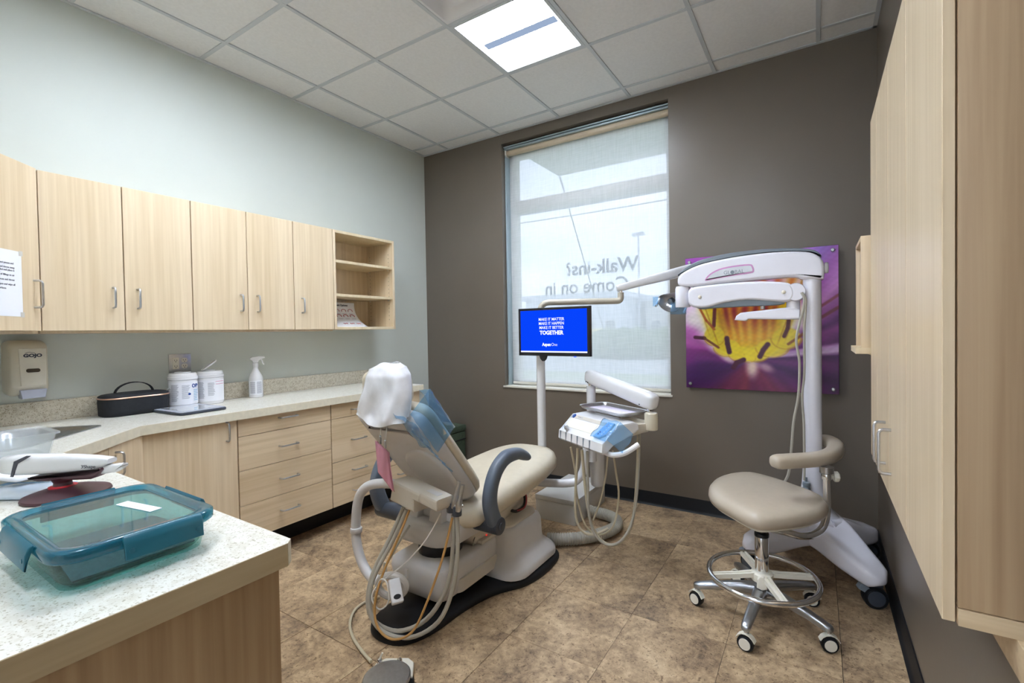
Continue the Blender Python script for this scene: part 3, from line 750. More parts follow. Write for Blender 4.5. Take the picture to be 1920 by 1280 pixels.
MB().prism([(0, 0), (.12, 0), (.12, -.06)], (3.54, -.72, sz0-.006), X, Z, Y, -.02, 0).build('bracket', WOODX, rs)

# =================================================================== DENTAL CHAIR
XC = 1.745
ch = thing('dental_chair', 'beige and grey reclining dental chair on a black floor plate, mid room', 'dental chair', (XC, -1.6, 0))
def sym(pts): return [(XC+x, y) for x, y in pts]+[(XC-x, y) for x, y in reversed(pts)]
plate = catmull([(p[0], p[1], 0) for p in [(1.64, -2.075), (1.72, -2.115), (1.84, -2.095), (1.905, -1.98), (1.925, -1.75), (1.97, -1.58), (2.06, -1.43), (2.085, -1.25), (2.055, -1.07), (1.93, -1.01), (1.745, -1.0), (1.56, -1.01), (1.44, -1.07), (1.41, -1.25), (1.44, -1.43), (1.54, -1.58), (1.585, -1.75), (1.6, -1.98)]], 5, True)
pl2 = [(p.x, p.y) for p in plate]
MB().pillow(pl2, (0, 0, 0), X, Y, Z, [(0, 0), (-.004, .008), (-.002, .024), (.008, .034), (.03, .04), (.05, .046)]).build('floor_plate', BLACKB, ch, ang=60)
# front pedestal cover: flares from its lid down to the plate
def ped(w, y0, y1, z, r): return [Vector((XC+a, (y0+y1)/2+b, z)) for a, b in rrect(w, (y1-y0)/2, r, 6)]
MB().loft([ped(.318, -1.52, -1.045, .046, .10), ped(.318, -1.52, -1.045, .075, .10), ped(.308, -1.51, -1.055, .09, .10), ped(.28, -1.50, -1.08, .115, .09), ped(.262, -1.49, -1.10, .132, .08), ped(.256, -1.485, -1.11, .16, .075), ped(.25, -1.48, -1.115, .25, .07), ped(.243, -1.475, -1.12, .272, .07), ped(.225, -1.46, -1.135, .284, .06)]).build('front_cover', CHAIRG, ch, ang=50)
MB().loft([ped(.222, -1.46, -1.14, .284, .06), ped(.222, -1.46, -1.14, .296, .06), ped(.212, -1.45, -1.15, .301, .055)]).build('cover_lid', CHAIRB, ch)
# rear lift housing
def hou(w0, w1, y0, y1, z, r=.05): return [Vector((XC-.01+a, (y0+y1)/2+b, z)) for a, b in rrect((w0+w1)/2, (y1-y0)/2, r, 6)]
MB().loft([hou(.155, .155, -1.885, -1.40, .085), hou(.162, .162, -1.895, -1.40, .095), hou(.168, .168, -1.905, -1.40, .14), hou(.172, .172, -1.915, -1.40, .205), hou(.169, .169, -1.91, -1.40, .235), hou(.155, .155, -1.895, -1.41, .246)]).build('lift_housing', CHAIRG, ch, ang=50)
MB().loft([hou(.176, .176, -1.80, -1.40, .09), hou(.18, .18, -1.80, -1.40, .15), hou(.178, .178, -1.80, -1.40, .155)]).build('housing_skirt', CHAIRB, ch, ang=50)
MB().box(1.60, 1.905, -1.60, -1.40, .244, .268, .012).build('housing_lid', CHAIRB, ch)
lc = Vector((1.865, -1.54, .273))
m = MB(); m.box(lc.x-.018, lc.x+.014, lc.y-.003, lc.y+.003, .268, .2705); m.box(lc.x-.006, lc.x+.02, lc.y+.004, lc.y+.009, .268, .2705)
m.build('status_light', LED, ch, label='red glowing status light')
MB().cyl((XC-.01, -1.72, .24), (XC-.01, -1.72, .36), .11, bev=.004).build('pivot_post', BLACK, ch)
# swivelling carriage under the seat
def car(w, y0, y1, z, r): return [Vector((XC+a, (y0+y1)/2+b, z+.10*max(0, (b+.28))*0)) for a, b in rrect(w, (y1-y0)/2, r, 7)]
MB().loft([car(.15, -1.87, -1.40, .325, .10), car(.178, -1.895, -1.36, .338, .11), car(.186, -1.905, -1.35, .37, .12), car(.186, -1.905, -1.35, .415, .12), car(.175, -1.895, -1.36, .432, .11), car(.14, -1.86, -1.40, .438, .09)]).build('carriage', CHAIRG, ch, ang=50)
# back support yoke (curved casting)
yk = []
for k in range(13):
    a = math.radians(200-k*11); yk.append((-1.775+.10*math.cos(a), .47+.10*math.sin(a)))
for k in range(12, -1, -1):
    a = math.radians(200-k*11); yk.append((-1.775+.055*math.cos(a), .47+.055*math.sin(a)))
for dx in (-.115, .035): MB().prism([(-1.86, .39), (-1.70, .39), (-1.64, .47), (-1.68, .55), (-1.76, .60), (-1.83, .55)], (XC+dx, 0, 0), Y, Z, X, 0, .08, .012).build('back_support', CHAIRG, ch)
MB().cyl((XC-.19, -1.76, .45), (XC+.16, -1.76, .45), .05, bev=.006).build('tilt_axle', CHAIRG, ch)
# seat
so = catmull([(p[0], p[1], 0) for p in [(1.745, -1.80), (1.93, -1.785), (2.0, -1.70), (2.01, -1.45), (2.0, -1.15), (1.965, -.93), (1.88, -.815), (1.745, -.79), (1.61, -.815), (1.525, -.93), (1.49, -1.15), (1.48, -1.45), (1.49, -1.70), (1.56, -1.785)]], 5, True)
so2 = [(p.x, p.y) for p in so]
SU, SV, SW_ = X, Vector((0, 1, .075)).normalized(), Vector((0, -.075, 1)).normalized()
SO_ = Vector((0, 0, .535))   # plane rises towards the foot end
SEAT0 = lambda h: [(0, 0)]
MB().pillow([(a, b) for a, b in so2], SO_, SU, SV, SW_, [(.05, -.005), (.012, .0), (-.004, .02), (-.006, .05), (.004, .08), (.022, .096), (.05, .103)], dome=.004).build('seat_cushion', VINYL, ch, ang=70)
pan = sym([(.0, -1.74), (.17, -1.73), (.215, -1.6), (.21, -1.2), (.16, -.98), (.0, -.95)][1:-1])
pn = catmull([(p[0], p[1], 0) for p in [(1.745, -1.74), (1.92, -1.72), (1.965, -1.6), (1.955, -1.25), (1.89, -1.02), (1.745, -.98), (1.6, -1.02), (1.535, -1.25), (1.525, -1.6), (1.57, -1.72)]], 5, True)
pn2 = [(p.x, p.y) for p in pn]
panm = MB().pillow(pn2, SO_, SU, SV, SW_, [(.15, -.185), (.10, -.17), (.05, -.10), (.02, -.02), (.012, .004)]).build('seat_pan', CHAIRB, ch, ang=60)
# backrest
BT = Vector((0, -.627, .779)).normalized(); BN = Vector((0, .779, .627))
BO = Vector((XC+.01, -1.70, .55))
bo = [(p.x, p.y) for p in catmull([(p[0], p[1], 0) for p in [(0, -.05), (.12, -.042), (.19, .0), (.212, .08), (.215, .3), (.215, .47), (.205, .55), (.15, .582), (0, .59), (-.15, .582), (-.198, .55), (-.206, .47), (-.2, .3), (-.19, .1), (-.16, .01), (-.1, -.04)]], 5, True)]
MB().pillow(bo, BO, X, BT, BN, [(.09, -.055), (.045, -.05), (.014, -.035), (.002, -.012), (0, .004), (.004, .008)]).build('backrest_shell', CHAIRG, ch, ang=60)
MB().pillow(bo, BO, X, BT, BN, [(.004, .008), (-.004, .018), (-.006, .035), (.006, .055), (.03, .066), (.06, .07)], dome=.004).build('backrest_cushion', VINYL, ch, ang=70)
# raised panels on the back of the shell
pnl = [(p.x, p.y) for p in catmull([(p[0], p[1], 0) for p in [(-.03, .12), (.13, .05), (.19, .12), (.19, .3), (.12, .39), (-.01, .33), (-.06, .22)]], 5, True)]
MB().pillow(pnl, BO, X, BT, -BN, [(0, .045), (.004, .058), (.02, .063), (.04, .064)]).build('shell_panel', CHAIRG, ch, ang=60)
# headrest
HO_ = BO+BT*.60+BN*.03
MB().cyl(HO_-BT*.05+X*0, HO_+BT*.1, .028, seg=12).build('headrest_stem', STEEL, ch)
HT = Vector((0, -.12, .99)).normalized(); HN = Vector((0, .99, .12))
hr = rrect(.125, .085, .06, 6)
HC = Vector((1.745, -2.045, 1.09))
MB().pillow(hr, HC, X, HT, HN, [(.03, -.05), (.008, -.04), (0, -.01), (0, .02), (.012, .04), (.03, .048)], dome=.004).build('headrest', VINYL, ch, ang=70)
# armrests
def arm(side, dx=0, dy=0):
    x = XC+side*(.30+dx)
    pts = [(-1.665, .405), (-1.695, .455), (-1.715, .53), (-1.70, .605), (-1.655, .67), (-1.58, .708), (-1.48, .705), (-1.42, .682), (-1.385, .664)]
    P = catmull([(0, a+dy, b) for a, b in pts], 6)
    wd = [.036, .038, .036, .034, .034, .034, .03, .026, .018]
    rings = []; n = len(P)
    for i, p in enumerate(P):
        t = (P[min(i+1, n-1)]-P[max(i-1, 0)]).normalized(); nn = Vector((0, -t.z, t.y))
        k = i/(n-1)*(len(wd)-1); a = int(min(k, len(wd)-2)); ww = wd[a]*(1-(k-a))+wd[a+1]*(k-a)
        hw = .028
        rings.append([Vector((x, p.y, p.z))+X*(c)+nn*(e) for c, e in rrect(hw, ww, .02, 3)])
    a_ = MB().loft(rings).build('armrest', ARMB, ch, ang=60)
    MB().cyl((XC+side*.15, -1.67+dy, .405), (x+side*.03, -1.67+dy, .405), .042, bev=.006).build('arm_pivot', DGREY, a_)
    MB().cyl((x+side*.03, -1.67+dy, .405), (x+side*.036, -1.67+dy, .405), .018, bev=.003).build('pivot_cap', DGREY, a_)
arm(1); arm(-1, .04, -.12)
# wiring loop under the seat front
MB().tube(atp([(975, 912, 2.62), (984, 930, 2.62), (982, 948, 2.6), (968, 958, 2.58), (955, 955, 2.56)]), .009, 8).build('wiring_loop', BLACK, ch)
MB().tube(atp([(978, 912, 2.60), (987, 930, 2.60), (984, 950, 2.58), (970, 957, 2.56)]), .004, 6).build('wiring_loop', pm('wire_red', (150, 36, 40), .4), ch, label='red wire')
# assistant's arm behind the chair
aa = MB().tube(atp([(712, 1088, 2.2), (695, 1080, 2.22), (678, 1052, 2.26), (668, 1010, 2.28), (668, 965, 2.28), (674, 930, 2.27), (690, 911, 2.25), (715, 906, 2.23), (750, 908, 2.2)]), .0225, 14).build('assistant_arm', CHAIRG, ch)
MB().cyl(at(668, 998, 2.28), at(668, 988, 2.28), .028, bev=.004).build('clamp_collar', CHAIRG, aa)
c0, c1 = at(760, 916, 2.12), at(828, 950, 1.96)
u = (c1-c0).normalized(); vv = Z.copy(); vv = (vv-u*vv.dot(u)).normalized(); ww = u.cross(vv)
L_ = (c1-c0).length
tb = MB().prism([(-.045, -.055), (.13, -.055), (.13, .0), (L_*.66, .0), (L_*.66, .045), (-.03, .045)], c0, u, vv, ww, -.05, .05, .012).build('control_box', CHAIRB, ch)
MB().prism([(L_*.60, -.002), (L_+.02, -.002), (L_+.026, .01), (L_+.02, .047), (L_*.60, .047)], c0, u, vv, ww, -.046, .046, .010).build('telescoping_end', CHAIRB, tb)
MB().prism([(L_*.66, 0), (L_*.95, 0), (L_*.95, .03), (L_*.66, .03)], c0+vv*.047+ww*-.015, u, ww, vv, 0, .001).build('label_plate', CHAIRG, tb)
hd = at(846, 948, 1.98)
m = MB(); m.tube(atp([(822, 945, 2.03), (836, 948, 2.0), (860, 950, 1.97)]), .012, 8)
for p in ((846, 950, 1.98), (857, 957, 1.97)): c = at(*p); m.cyl(c-Z*.022, c+Z*.022, .02, bev=.004)
m.build('instrument_holder', DGREY, tb)
# hoses that loop from the holder down over the plate and back
for pts, r, mt in (
    ([(757, 950, 2.12), (735, 1000, 2.1), (702, 1068, 2.07), (690, 1120, 2.05), (700, 1162, 2.03), (745, 1183, 2.01), (800, 1160, 1.98), (838, 1100, 1.97), (849, 1030, 1.97), (850, 965, 1.98)], .0098, TUBEG),
    ([(762, 955, 2.11), (738, 1010, 2.09), (700, 1085, 2.05), (693, 1140, 2.02), (715, 1182, 2.0), (768, 1195, 1.98), (822, 1165, 1.96), (850, 1100, 1.95), (858, 1030, 1.96), (857, 968, 1.97)], .0092, TUBEG),
    ([(770, 950, 2.08), (748, 1005, 2.06), (718, 1075, 2.03), (703, 1130, 2.01), (708, 1175, 1.99), (735, 1198, 1.97), (772, 1185, 1.95), (800, 1130, 1.94), (830, 1045, 1.95), (848, 970, 1.97)], .0052, TUBEO),
    ([(826, 962, 2.02), (800, 1010, 2.03), (760, 1055, 2.04), (722, 1085, 2.04), (702, 1105, 2.03), (698, 1125, 2.02), (712, 1142, 2.01), (728, 1128, 2.0), (726, 1095, 2.0), (716, 1085, 2.02), (706, 1098, 2.03)], .0032, TUBEW),
    ([(768, 985, 2.09), (740, 1030, 2.1), (715, 1080, 2.1), (705, 1120, 2.08)], .005, TUBEG)):
    MB().tube(atp(pts), r, 10).build('hose', mt, ch, label=('tan hose' if mt is TUBEO else 'thin white hose' if mt is TUBEW else None))
rc_ = at(735, 1098, 2.1)
m = MB(); ring = [rc_+CR*(.062*math.cos(a))+(Z*.9+CF*-.2)*(.062*math.sin(a)) for a in [2*PI*k/24 for k in range(24)]]
m.tube(ring, .016, 10, smooth=False, closed=True); m.build('white_coil', TUBEW, ch)
wb = at(742, 1108, 2.04)
R3 = Matrix.Translation(wb) @ Matrix.Rotation(YAW*-1+.5, 4, 'Z') @ Matrix.Rotation(.75, 4, 'X')
hb = MB().box(-.026, .026, -.052, .052, -.013, .013, .008, 3, M=R3).build('hand_switch', WPLAST, ch)
kb = MB(); kb.lathe([(.0005, .0), (.013, .0), (.013, .002), (.0005, .002)], (0, 0, 0), Z, 20, 1.2, .8); kb.b.transform(R3 @ Matrix.Translation((.0, -.028, .0125))); kb.build('button', BLACK, hb)
for sx in (722, 762):
    MB().box(-.008, .008, -.004, .004, -.02, .02, M=Matrix.Translation(at(sx, 1062 if sx < 740 else 1075, 2.1))).build('coil_hook', CHAIRG, ch)
# suction handpieces in the holder
def suction(label, p0, p1, d):
    a, b_ = at(*p0, d), at(*p1, d); t = thing('suction_handpiece', label, 'dental tool', tuple(a), group='suction handpieces on the chair holder')
    ax = (b_-a).normalized(); L = (b_-a).length
    MB().lathe([(.0005, 0), (.012, 0), (.014, .01), (.015, L*.28), (.0105, L*.45), (.008, L*.55), (.0078, L), (.0055, L), (.005, L-.01), (.0004, L-.01)], a, ax, 16).build('handle', STEEL, t)
    MB().cyl(a+ax*L*.2+CR*-.017, a+ax*L*.2+CR*.019, .006, bev=.001).build('valve', CHROME, t)
suction('steel suction handpiece, the left of the pair in the chair holder', (850, 952), (861, 902), 1.97)
suction('steel suction handpiece, the right of the pair in the chair holder', (858, 958), (868, 909), 1.96)
# things lying on the chair
hcv = thing('headrest_cover', 'crumpled white plastic bag pulled over the chair headrest', 'cover', tuple(HC))
def bagsp(px, py, y):
    d = CF+CR*((px-960-SHX)/FPX)+CU*((640+SHY-py)/FPX); t = (y-CAMP.y)/d.y; return CAMP+d*t
rows = [((712, 686), (752, 681)), ((697, 691), (764, 690)), ((692, 704), (770, 706)), ((687, 728), (773, 730)), ((680, 748), (774, 752)), ((673, 766), (774, 778)), ((670, 773), (772, 792))]
def lerp_row(v):
    k = v*(len(rows)-1); a = int(min(k, len(rows)-2)); f = k-a
    return [rows[a][s][c]*(1-f)+rows[a+1][s][c]*f for s in (0, 1) for c in (0, 1)]
def bagsurf(u, v):
    """closed sleeve: u runs round the headrest, v from crown to hem"""
    ang = 2*PI*u; c, s = math.cos(ang), math.sin(ang)
    lx, ly, rx, ry = lerp_row(v); lx += 4; rx -= 9; e = abs(c)**.55*(1 if c > 0 else -1); uu = .5+.5*e
    px, py = lx+(rx-lx)*uu, ly+(ry-ly)*uu
    py += (14*math.sin(PI*uu)**2*v**4 if s > 0 else -10*v)-5*math.sin(PI*uu)*(1-v)**3
    es = abs(s)**.7*(1 if s > 0 else -1)
    th = (.035+.03*min(1, v*3))*(1-.3*v)
    wr = (.006*math.sin(7*uu+3*v*s)+.0035*math.sin(13*uu-9*v)+.002*math.sin(23*uu+11*v)+.004*math.sin(11*v+7*uu))*(.3+v)
    q = bagsp(px, py, -2.06-.045*v)
    return q+Vector((0, -th*es-wr*(1 if s > 0 else .3), 0))+X*wr*.6
b = bmesh.new(); NU, NV = 96, 30
Vv = [[b.verts.new(bagsurf(i/NU, j/NV)) for j in range(NV+1)] for i in range(NU)]
for i in range(NU):
    for j in range(NV): b.faces.new((Vv[i][j], Vv[(i+1) % NU][j], Vv[(i+1) % NU][j+1], Vv[i][j+1]))
b.faces.new([Vv[i][0] for i in range(NU)])
bmesh.ops.recalc_face_normals(b, faces=b.faces)
m = MB(); m.merge(b); m.build('bag', BAGW, hcv, ang=28)
bb = thing('bib', 'folded pink paper bib hanging from two white clips behind the headrest', 'bib', tuple(at(716, 840, 1.98)))
def bibs(dx, dd):
    def f(u, v):
        fx = 703+dx+(727-703)*u+v*6+4*v*v*u; fy = 825+u*23+v*(60+14*u)
        return at(fx, fy, 1.985+dd+.008*math.sin(u*7+v*3))
    return f
MB().grid(bibs(0, 0), 10, 12).build('bib_sheet', PINK, bb, thick=.0012, ang=180)
MB().grid(bibs(3, .012), 10, 12).build('bib_sheet', PINK, bb, thick=.0012, ang=180)
for a, c in (((715, 787), (714, 818)), ((727, 792), (723, 826))):
    MB().tube([at(a[0], a[1], 1.995), at((a[0]+c[0])/2-.5, (a[1]+c[1])/2, 1.99), at(c[0], c[1], 1.982)], .0024, 6).build('cord', TUBEW, bb)
    e = at(c[0]-1, c[1]+6, 1.978); tt = (at(c[0]-2, c[1]+12, 1.978)-at(c[0], c[1], 1.98)).normalized()
    cl = MB().box(-.004, .004, -.004, .004, -.018, .012, .0015, M=Matrix.Translation(e)).build('clip', STEEL, bb)
    MB().lathe([(.004, 0), (.0055, .004), (.004, .008)], e+Z*.01, Z, 10).build('clip_ring', CHROME, cl)
# blue barrier film over the upper right corner of the backrest
bf = thing('barrier_film', 'clear blue barrier film wrapped over the right shoulder of the chair back', 'film', tuple(at(815, 790, 2.1)))
def film_back(u, v):
    # over the back face of the shell
    s = .60-.2*v; xx = .226-.085*(1-u)*(1-.2*v)
    return BO+X*xx+BT*(s+.04*(1-u))-BN*(.066+.005*math.sin(u*9+v*13))
def film_edge(u, v):
    s = .63-.24*v; ang = u
    return BO+X*(.222+.003*math.sin(v*20))+BT*s+BN*(-.055+.145*u)
def film_front(u, v):
    s = .63-.22*v; return BO+X*(.228-.06*u)+BT*s+BN*(.080+.004*math.sin(v*15+u*5))
for f in (film_back, film_edge, film_front):
    MB().grid(f, 8, 10).build('film_sheet', BLUEFILM, bf, thick=.0006, ang=180)
m = MB()
for k in range(5):
    q = BO+X*(.17+.012*k)+BT*(.53-.05*k)-BN*.062; m.tube([q, q+BT*-.03+X*.01, q+BT*-.06+X*.025], .003, 6)
m.build('film_crease', BLUEFILM, bf)

# =================================================================== LIGHT POST, MONITOR
lp = thing('light_post', 'white post with a beige swing arm carrying the dental light and monitor', 'light post', tuple(at(1010, 893, 3.0)))
D0 = 3.13
p0, p1 = at(1009, 893, D0), at(1021, 600, D0)
px_, py_ = (p0.x+p1.x)/2, (p0.y+p1.y)/2
p0.x = p1.x = px_; p0.y = p1.y = py_
MB().cyl(p0-Z*.03, p1, .029, seg=24).build('post', POSTW, lp)
ZA = at(1100, 565.3, 3.1).z; qa = at(1164, 565, 3.08)
MB().tube(fillet([p1-Z*.03, Vector((p1.x, p1.y, ZA)), Vector((qa.x, qa.y, ZA)), Vector((qa.x, qa.y, ZA+.055))], .085, 8), .0205, 14, smooth=False).build('swing_arm', POSTB, lp)
MB().cyl(Vector((qa.x, qa.y, ZA+.05)), Vector((qa.x, qa.y, ZA+.085)), .012).build('pin', CHROME, lp)
sa0, sa1 = at(1157, 541, 3.08), at(1300, 503, 3.14)
u = (sa1-sa0).normalized(); v = (Z-u*Z.dot(u)).normalized(); wv = u.cross(v); LL = (sa1-sa0).length
rings = []
for k, (f, h) in enumerate(((-.005, .013), (0, .021), (.03, .024), (.3, .026), (.7, .034), (.95, .036), (1.0, .03))):
    rings.append([sa0+u*LL*f+v*a+wv*c for a, c in rrect(h, h*.8, h*.5, 4)])
MB().loft(rings).build('spring_arm', POSTW, lp, ang=50)
hc = at(1283, 566, 3.09)
MB().tube([sa1, sa1-Z*.03+u*.01, at(1300, 540, 3.08), at(1290, 556, 3.08), hc], .014, 10).build('head_yoke', POSTW, lp)
LX = (-CR*.86+Vector((0, -.3, -.35))).normalized()
rl = at(1256, 566, 3.06)
lh = MB().lathe([(.001, -.09), (.03, -.09), (.045, -.07), (.06, -.03), (.078, .0), (.082, .02), (.076, .02), (.07, .0), (.045, -.03), (.001, -.045)], rl+LX*-.0, Vector((-.35, -.75, -.45)).normalized(), 24, 1.0, .8).build('light_head', STEEL, lp, ang=50)
MB().lathe([(.0005, -.04), (.018, -.035), (.022, -.005), (.012, .01), (.0005, .01)], rl, Vector((-.35, -.75, -.45)).normalized(), 18).build('lamp_bulb_cover', GREYP, lh)
for sgn in (-1, 1):
    q = at(1262+sgn*26, 566+sgn*6, 3.05)
    MB().tube([q, q+Vector((0, -.03, -.02)), q+Vector((-.01, -.05, -.05))], .008, 8).build('grip', WPLAST, lh)
lf = thing('barrier_film', 'blue barrier film wrapped round the dental light head at the window edge', 'film', tuple(rl))
def lfs(cx, cy, w, h, d, ph):
    return lambda u, v: at(cx+w*(u-.5), cy+h*(v-.5), d+.012*math.sin(7*u+ph)*math.cos(6*v))
MB().grid(lfs(1272, 578, 30, 22, 3.0, 0), 8, 6).build('film_sheet', BLUEFILM, lf, thick=.0006, ang=180)
MB().grid(lfs(1229, 565, 10, 18, 3.01, 2), 6, 6).build('film_sheet', BLUEFILM, lf, thick=.0006, ang=180)
# monitor
mo = thing('monitor', 'black framed monitor with a bright blue screen on the white post', 'monitor', (1.93, -.88, 1.165))
ML, MR = at(973, 664, 3.085), at(1106.5, 671, 2.795)
mu = (MR-ML); mu.z = 0; mw = mu.length; mu.normalize(); mn = Vector((mu.y, -mu.x, 0)); mz0 = (ML.z+MR.z)/2
mh = at(973, 579, 3.085).z-mz0
MB().prism([(0, 0), (mw, 0), (mw, mh), (0, mh)], Vector((ML.x, ML.y, mz0)), mu, Z, mn, -.03, 0, .004).build('bezel', BLACK, mo)
MO = Vector((ML.x, ML.y, mz0))
MB().prism([(.018, .022), (mw-.018, .022), (mw-.018, mh-.016), (.018, mh-.016)], MO, mu, Z, mn, 0, .0006).build('screen', SCREEN, mo)
MB().prism([(.018, .0225), (mw-.018, .0225), (mw-.018, .0315), (.018, .0315)], MO+mn*.0006, mu, Z, mn, 0, .0006).build('task_bar', SCREENW, mo)
m = MB()
for k, s in enumerate(('MAKE IT MATTER', 'MAKE IT HAPPEN', 'MAKE IT BETTER')):
    m.text(s, .0262, MO+mu*(mw*.485)+Z*(mh*.755-k*.0265)+mn*.001, mu, Z, bold=.0002, sx=.93)
m.text('TOGETHER', .0345, MO+mu*(mw*.485)+Z*(mh*.755-.0265*3-.006)+mn*.001, mu, Z, bold=.0014, sx=.98)
m.build('screen_lettering', SCREENW, mo, label='white words MAKE IT MATTER, MAKE IT HAPPEN, MAKE IT BETTER, TOGETHER')
m = MB(); m.text('Aspen', .028, MO+mu*(mw*.475)+Z*(mh*.235)+mn*.001, mu, Z, align='RIGHT', bold=.001, sx=.9)
m.text('One', .028, MO+mu*(mw*.482)+Z*(mh*.235)+mn*.001, mu, Z, align='LEFT', bold=-.0004, sx=.9)
m.build('logo_lettering', SCREENW, mo, label='white word AspenOne')
pc = MO+mu*(mw*.36)
MB().prism([(-.032, .01), (.032, .01), (.022, -.02), (.008, -.034), (-.008, -.034), (-.022, -.02)], pc, mu, Z, mn, -.012, -.001, .002).build('mount_tab', BLACK, mo)
MB().box(-.03, .03, -.0, .10, .08, .2, .004, M=Matrix.Translation(pc) @ Matrix(((mu.x, -mn.x, 0, 0), (mu.y, -mn.y, 0, 0), (0, 0, 1, 0), (0, 0, 0, 1))) @ Matrix.Translation((0, .03, 0))).build('mount_bracket', BLACK, mo)
MB().box(-.008, .008, -.004, .004, -.006, 0, .002, M=Matrix.Translation(MO+mu*(mw*.80)+mn*-.004)).build('power_light', LEDB, mo, label='small blue power light')

# =================================================================== DELIVERY UNIT
du = thing('delivery_unit', 'white dental delivery unit on a jointed arm with hanging hoses', 'dental unit', (2.12, -.76, .3))
MB().tube(atp([(985, 897, 2.97), (1005, 902, 2.97), (1030, 905, 2.96), (1068, 905, 2.95), (1084, 898, 2.95), (1094, 880, 2.95), (1099, 850, 2.95), (1102, 820, 2.95)]), .026, 14).build('link_arm', POSTW, du)
a, c = at(1107, 850, 2.95), at(1108, 723, 2.95); a.x = c.x; a.y = c.y
MB().cyl(a-Z*.05, c, .029, seg=24).build('post', POSTW, du)
MB().cyl(c, c+Z*.035, .017).build('pin', CHROME, du)
f0, f1 = at(1108, 706, 2.93), at(1221, 752, 2.57)
u = (f1-f0).normalized(); v = (Z-u*Z.dot(u)).normalized(); wv = u.cross(v); LL = (f1-f0).length
rings = []
for f, h in ((-.075, .022), (-.06, .034), (-.03, .042), (.0, .046), (.5, .047), (.95, .05), (1.03, .047), (1.06, .038), (1.075, .02)):
    rings.append([f0+u*LL*f+v*a2+wv*c2 for a2, c2 in rrect(h*.95, h*.8, h*.55, 4)])
fa = MB().loft(rings).build('flex_arm', POSTW, du, ang=50)
sm = MB()
for f, dv in ((.0, -.03), (.03, -.03), (.9, -.03), (.96, -.02)): sm.cyl(f0+u*LL*f+v*dv+wv*.036, f0+u*LL*f+v*dv+wv*.0385, .004, seg=10)
sm.build('screw_hole', BLACK, fa)
hx = at(1218, 770, 2.57)
MB().cyl(hx-Z*.03, hx+Z*.03, .015).build('pin', CHROME, du)
hub = at(1221, 787, 2.55)
MB().cyl(hub-Z*.055, hub+Z*.04, .036, seg=24, bev=.006).build('hub', CREAM, du)
# control head in its own frame
AG = math.radians(-30); HU = Vector((math.cos(AG), math.sin(AG), 0)); HV = Vector((-math.sin(AG), math.cos(AG), 0))
H0 = Vector((2.045, -1.04, .70)); HWd = .43
head = MB().prism([(0, 0), (.005, .045), (.025, .06), (.105, .132), (.22, .138), (.25, .12), (.255, .09), (.22, .07), (.08, .025), (.035, -.01), (.012, -.012)], H0, HV, Z, HU, 0, HWd, .012, 3).build('control_head', WPLAST, du, ang=35)
MB().prism([(.18, .06), (.33, .065), (.345, .09), (.33, .115), (.18, .125)], H0, HV, Z, HU, HWd*.5, HWd*.97, .012).build('head_body', CHAIRB, du)
MB().prism([(.18, .045), (.30, .055), (.30, .066), (.18, .062)], H0, HV, Z, HU, HWd*.55, HWd*.9, .003).build('head_body_base', CHAIRB, du)
fn = (Z*.08 - HV*.072).normalized(); fs = (HV*.08+Z*.072).normalized()
FO = H0+HV*.025+Z*.061
MB().prism([(.015, .08), (HWd-.085, .08), (HWd-.085, .103), (.015, .103)], FO, HU, fs, fn, 0, .002, .0008).build('name_strip', CHAIRB, head)
MB().prism(rrect(.016, .0022, .001, 2), FO+HU*.10+fs*.0915+fn*.0018, HU, fs, fn, 0, .0008).build('strip_mark', INKG, head); MB().prism(rrect(.004, .004, .002, 3), FO+HU*.125+fs*.0915+fn*.0018, HU, fs, fn, 0, .0008).build('strip_mark', LILAC, head)
MB().lathe([(.0005, 0), (.014, 0), (.014, .003), (.011, .0035), (.0005, .0035)], FO+HU*.045+fs*.0915+fn*.001, fn, 20).build('round_badge', INKB, head)
MB().prism([(.02, .012), (HWd*.68, .012), (HWd*.68, .074), (.02, .074)], FO, HU, fs, fn, -.001, .0015, .0006).build('front_panel', IVORY, head)
for k in range(6):
    xk = .03+k*.058
    q = H0+HU*xk+HV*.012+Z*.045
    s_ = MB().lathe([(.0005, -.014), (.017, -.012), (.02, .0), (.016, .003), (.013, -.006), (.0005, -.006)], q+HV*.012, (Z*.7-HV*.5).normalized(), 16, 1, 1.2).build('holder_cup', GREYP, head)
    MB().box(-.005, .005, -.004, .006, -.052, 0, .002, M=Matrix.Translation(q+HV*-.008) @ Matrix.Rotation(AG, 4, 'Z')).build('slot', GREYP, s_)
q = H0+HU*.088+HV*.01+Z*.06
MB().lathe([(.004, -.03), (.008, -.02), (.007, 0), (.013, .004), (.014, .016), (.009, .024), (.0005, .026)], q, (Z*.85+HV*-.2).normalized(), 14).build('air_syringe', STEEL, head)
tp = MB().prism([(.0, .0), (.05, .0), (.085, .03), (.085, .106), (.035, .106)], FO+HU*(HWd-.10), HU, fs, fn, -.004, .012, .004).build('touchpad', pm('touchpad_blue', (150, 196, 226), .3), du)
for k, (bx, by, cm) in enumerate(((.062, .05, WPLAST), (.066, .07, WPLAST), (.07, .09, WPLAST), (.056, .03, WPLAST), (.074, .11, WPLAST), (.03, .025, INKB), (.034, .042, INKB), (.048, .1, LILAC), (.05, .115, LILAC))):
    MB().lathe([(.0055, 0), (.0055, .0016), (.0005, .0018)], FO+HU*(HWd-.10+bx)+fs*by*.78+fn*.012, fn, 12).build('button', cm, tp)
MB().tube([H0+HU*(HWd-.06)+HV*.06-Z*.015, H0+HU*(HWd+.01)+HV*.06+Z*-.015, H0+HU*(HWd+.06)+HV*.10+Z*.0, H0+HU*(HWd+.085)+HV*.17+Z*.04], .014, 10).build('grab_handle', WPLAST, du)
df = thing('barrier_film', 'blue barrier film draped over the touchpad of the delivery unit', 'film', tuple(FO+HU*HWd))
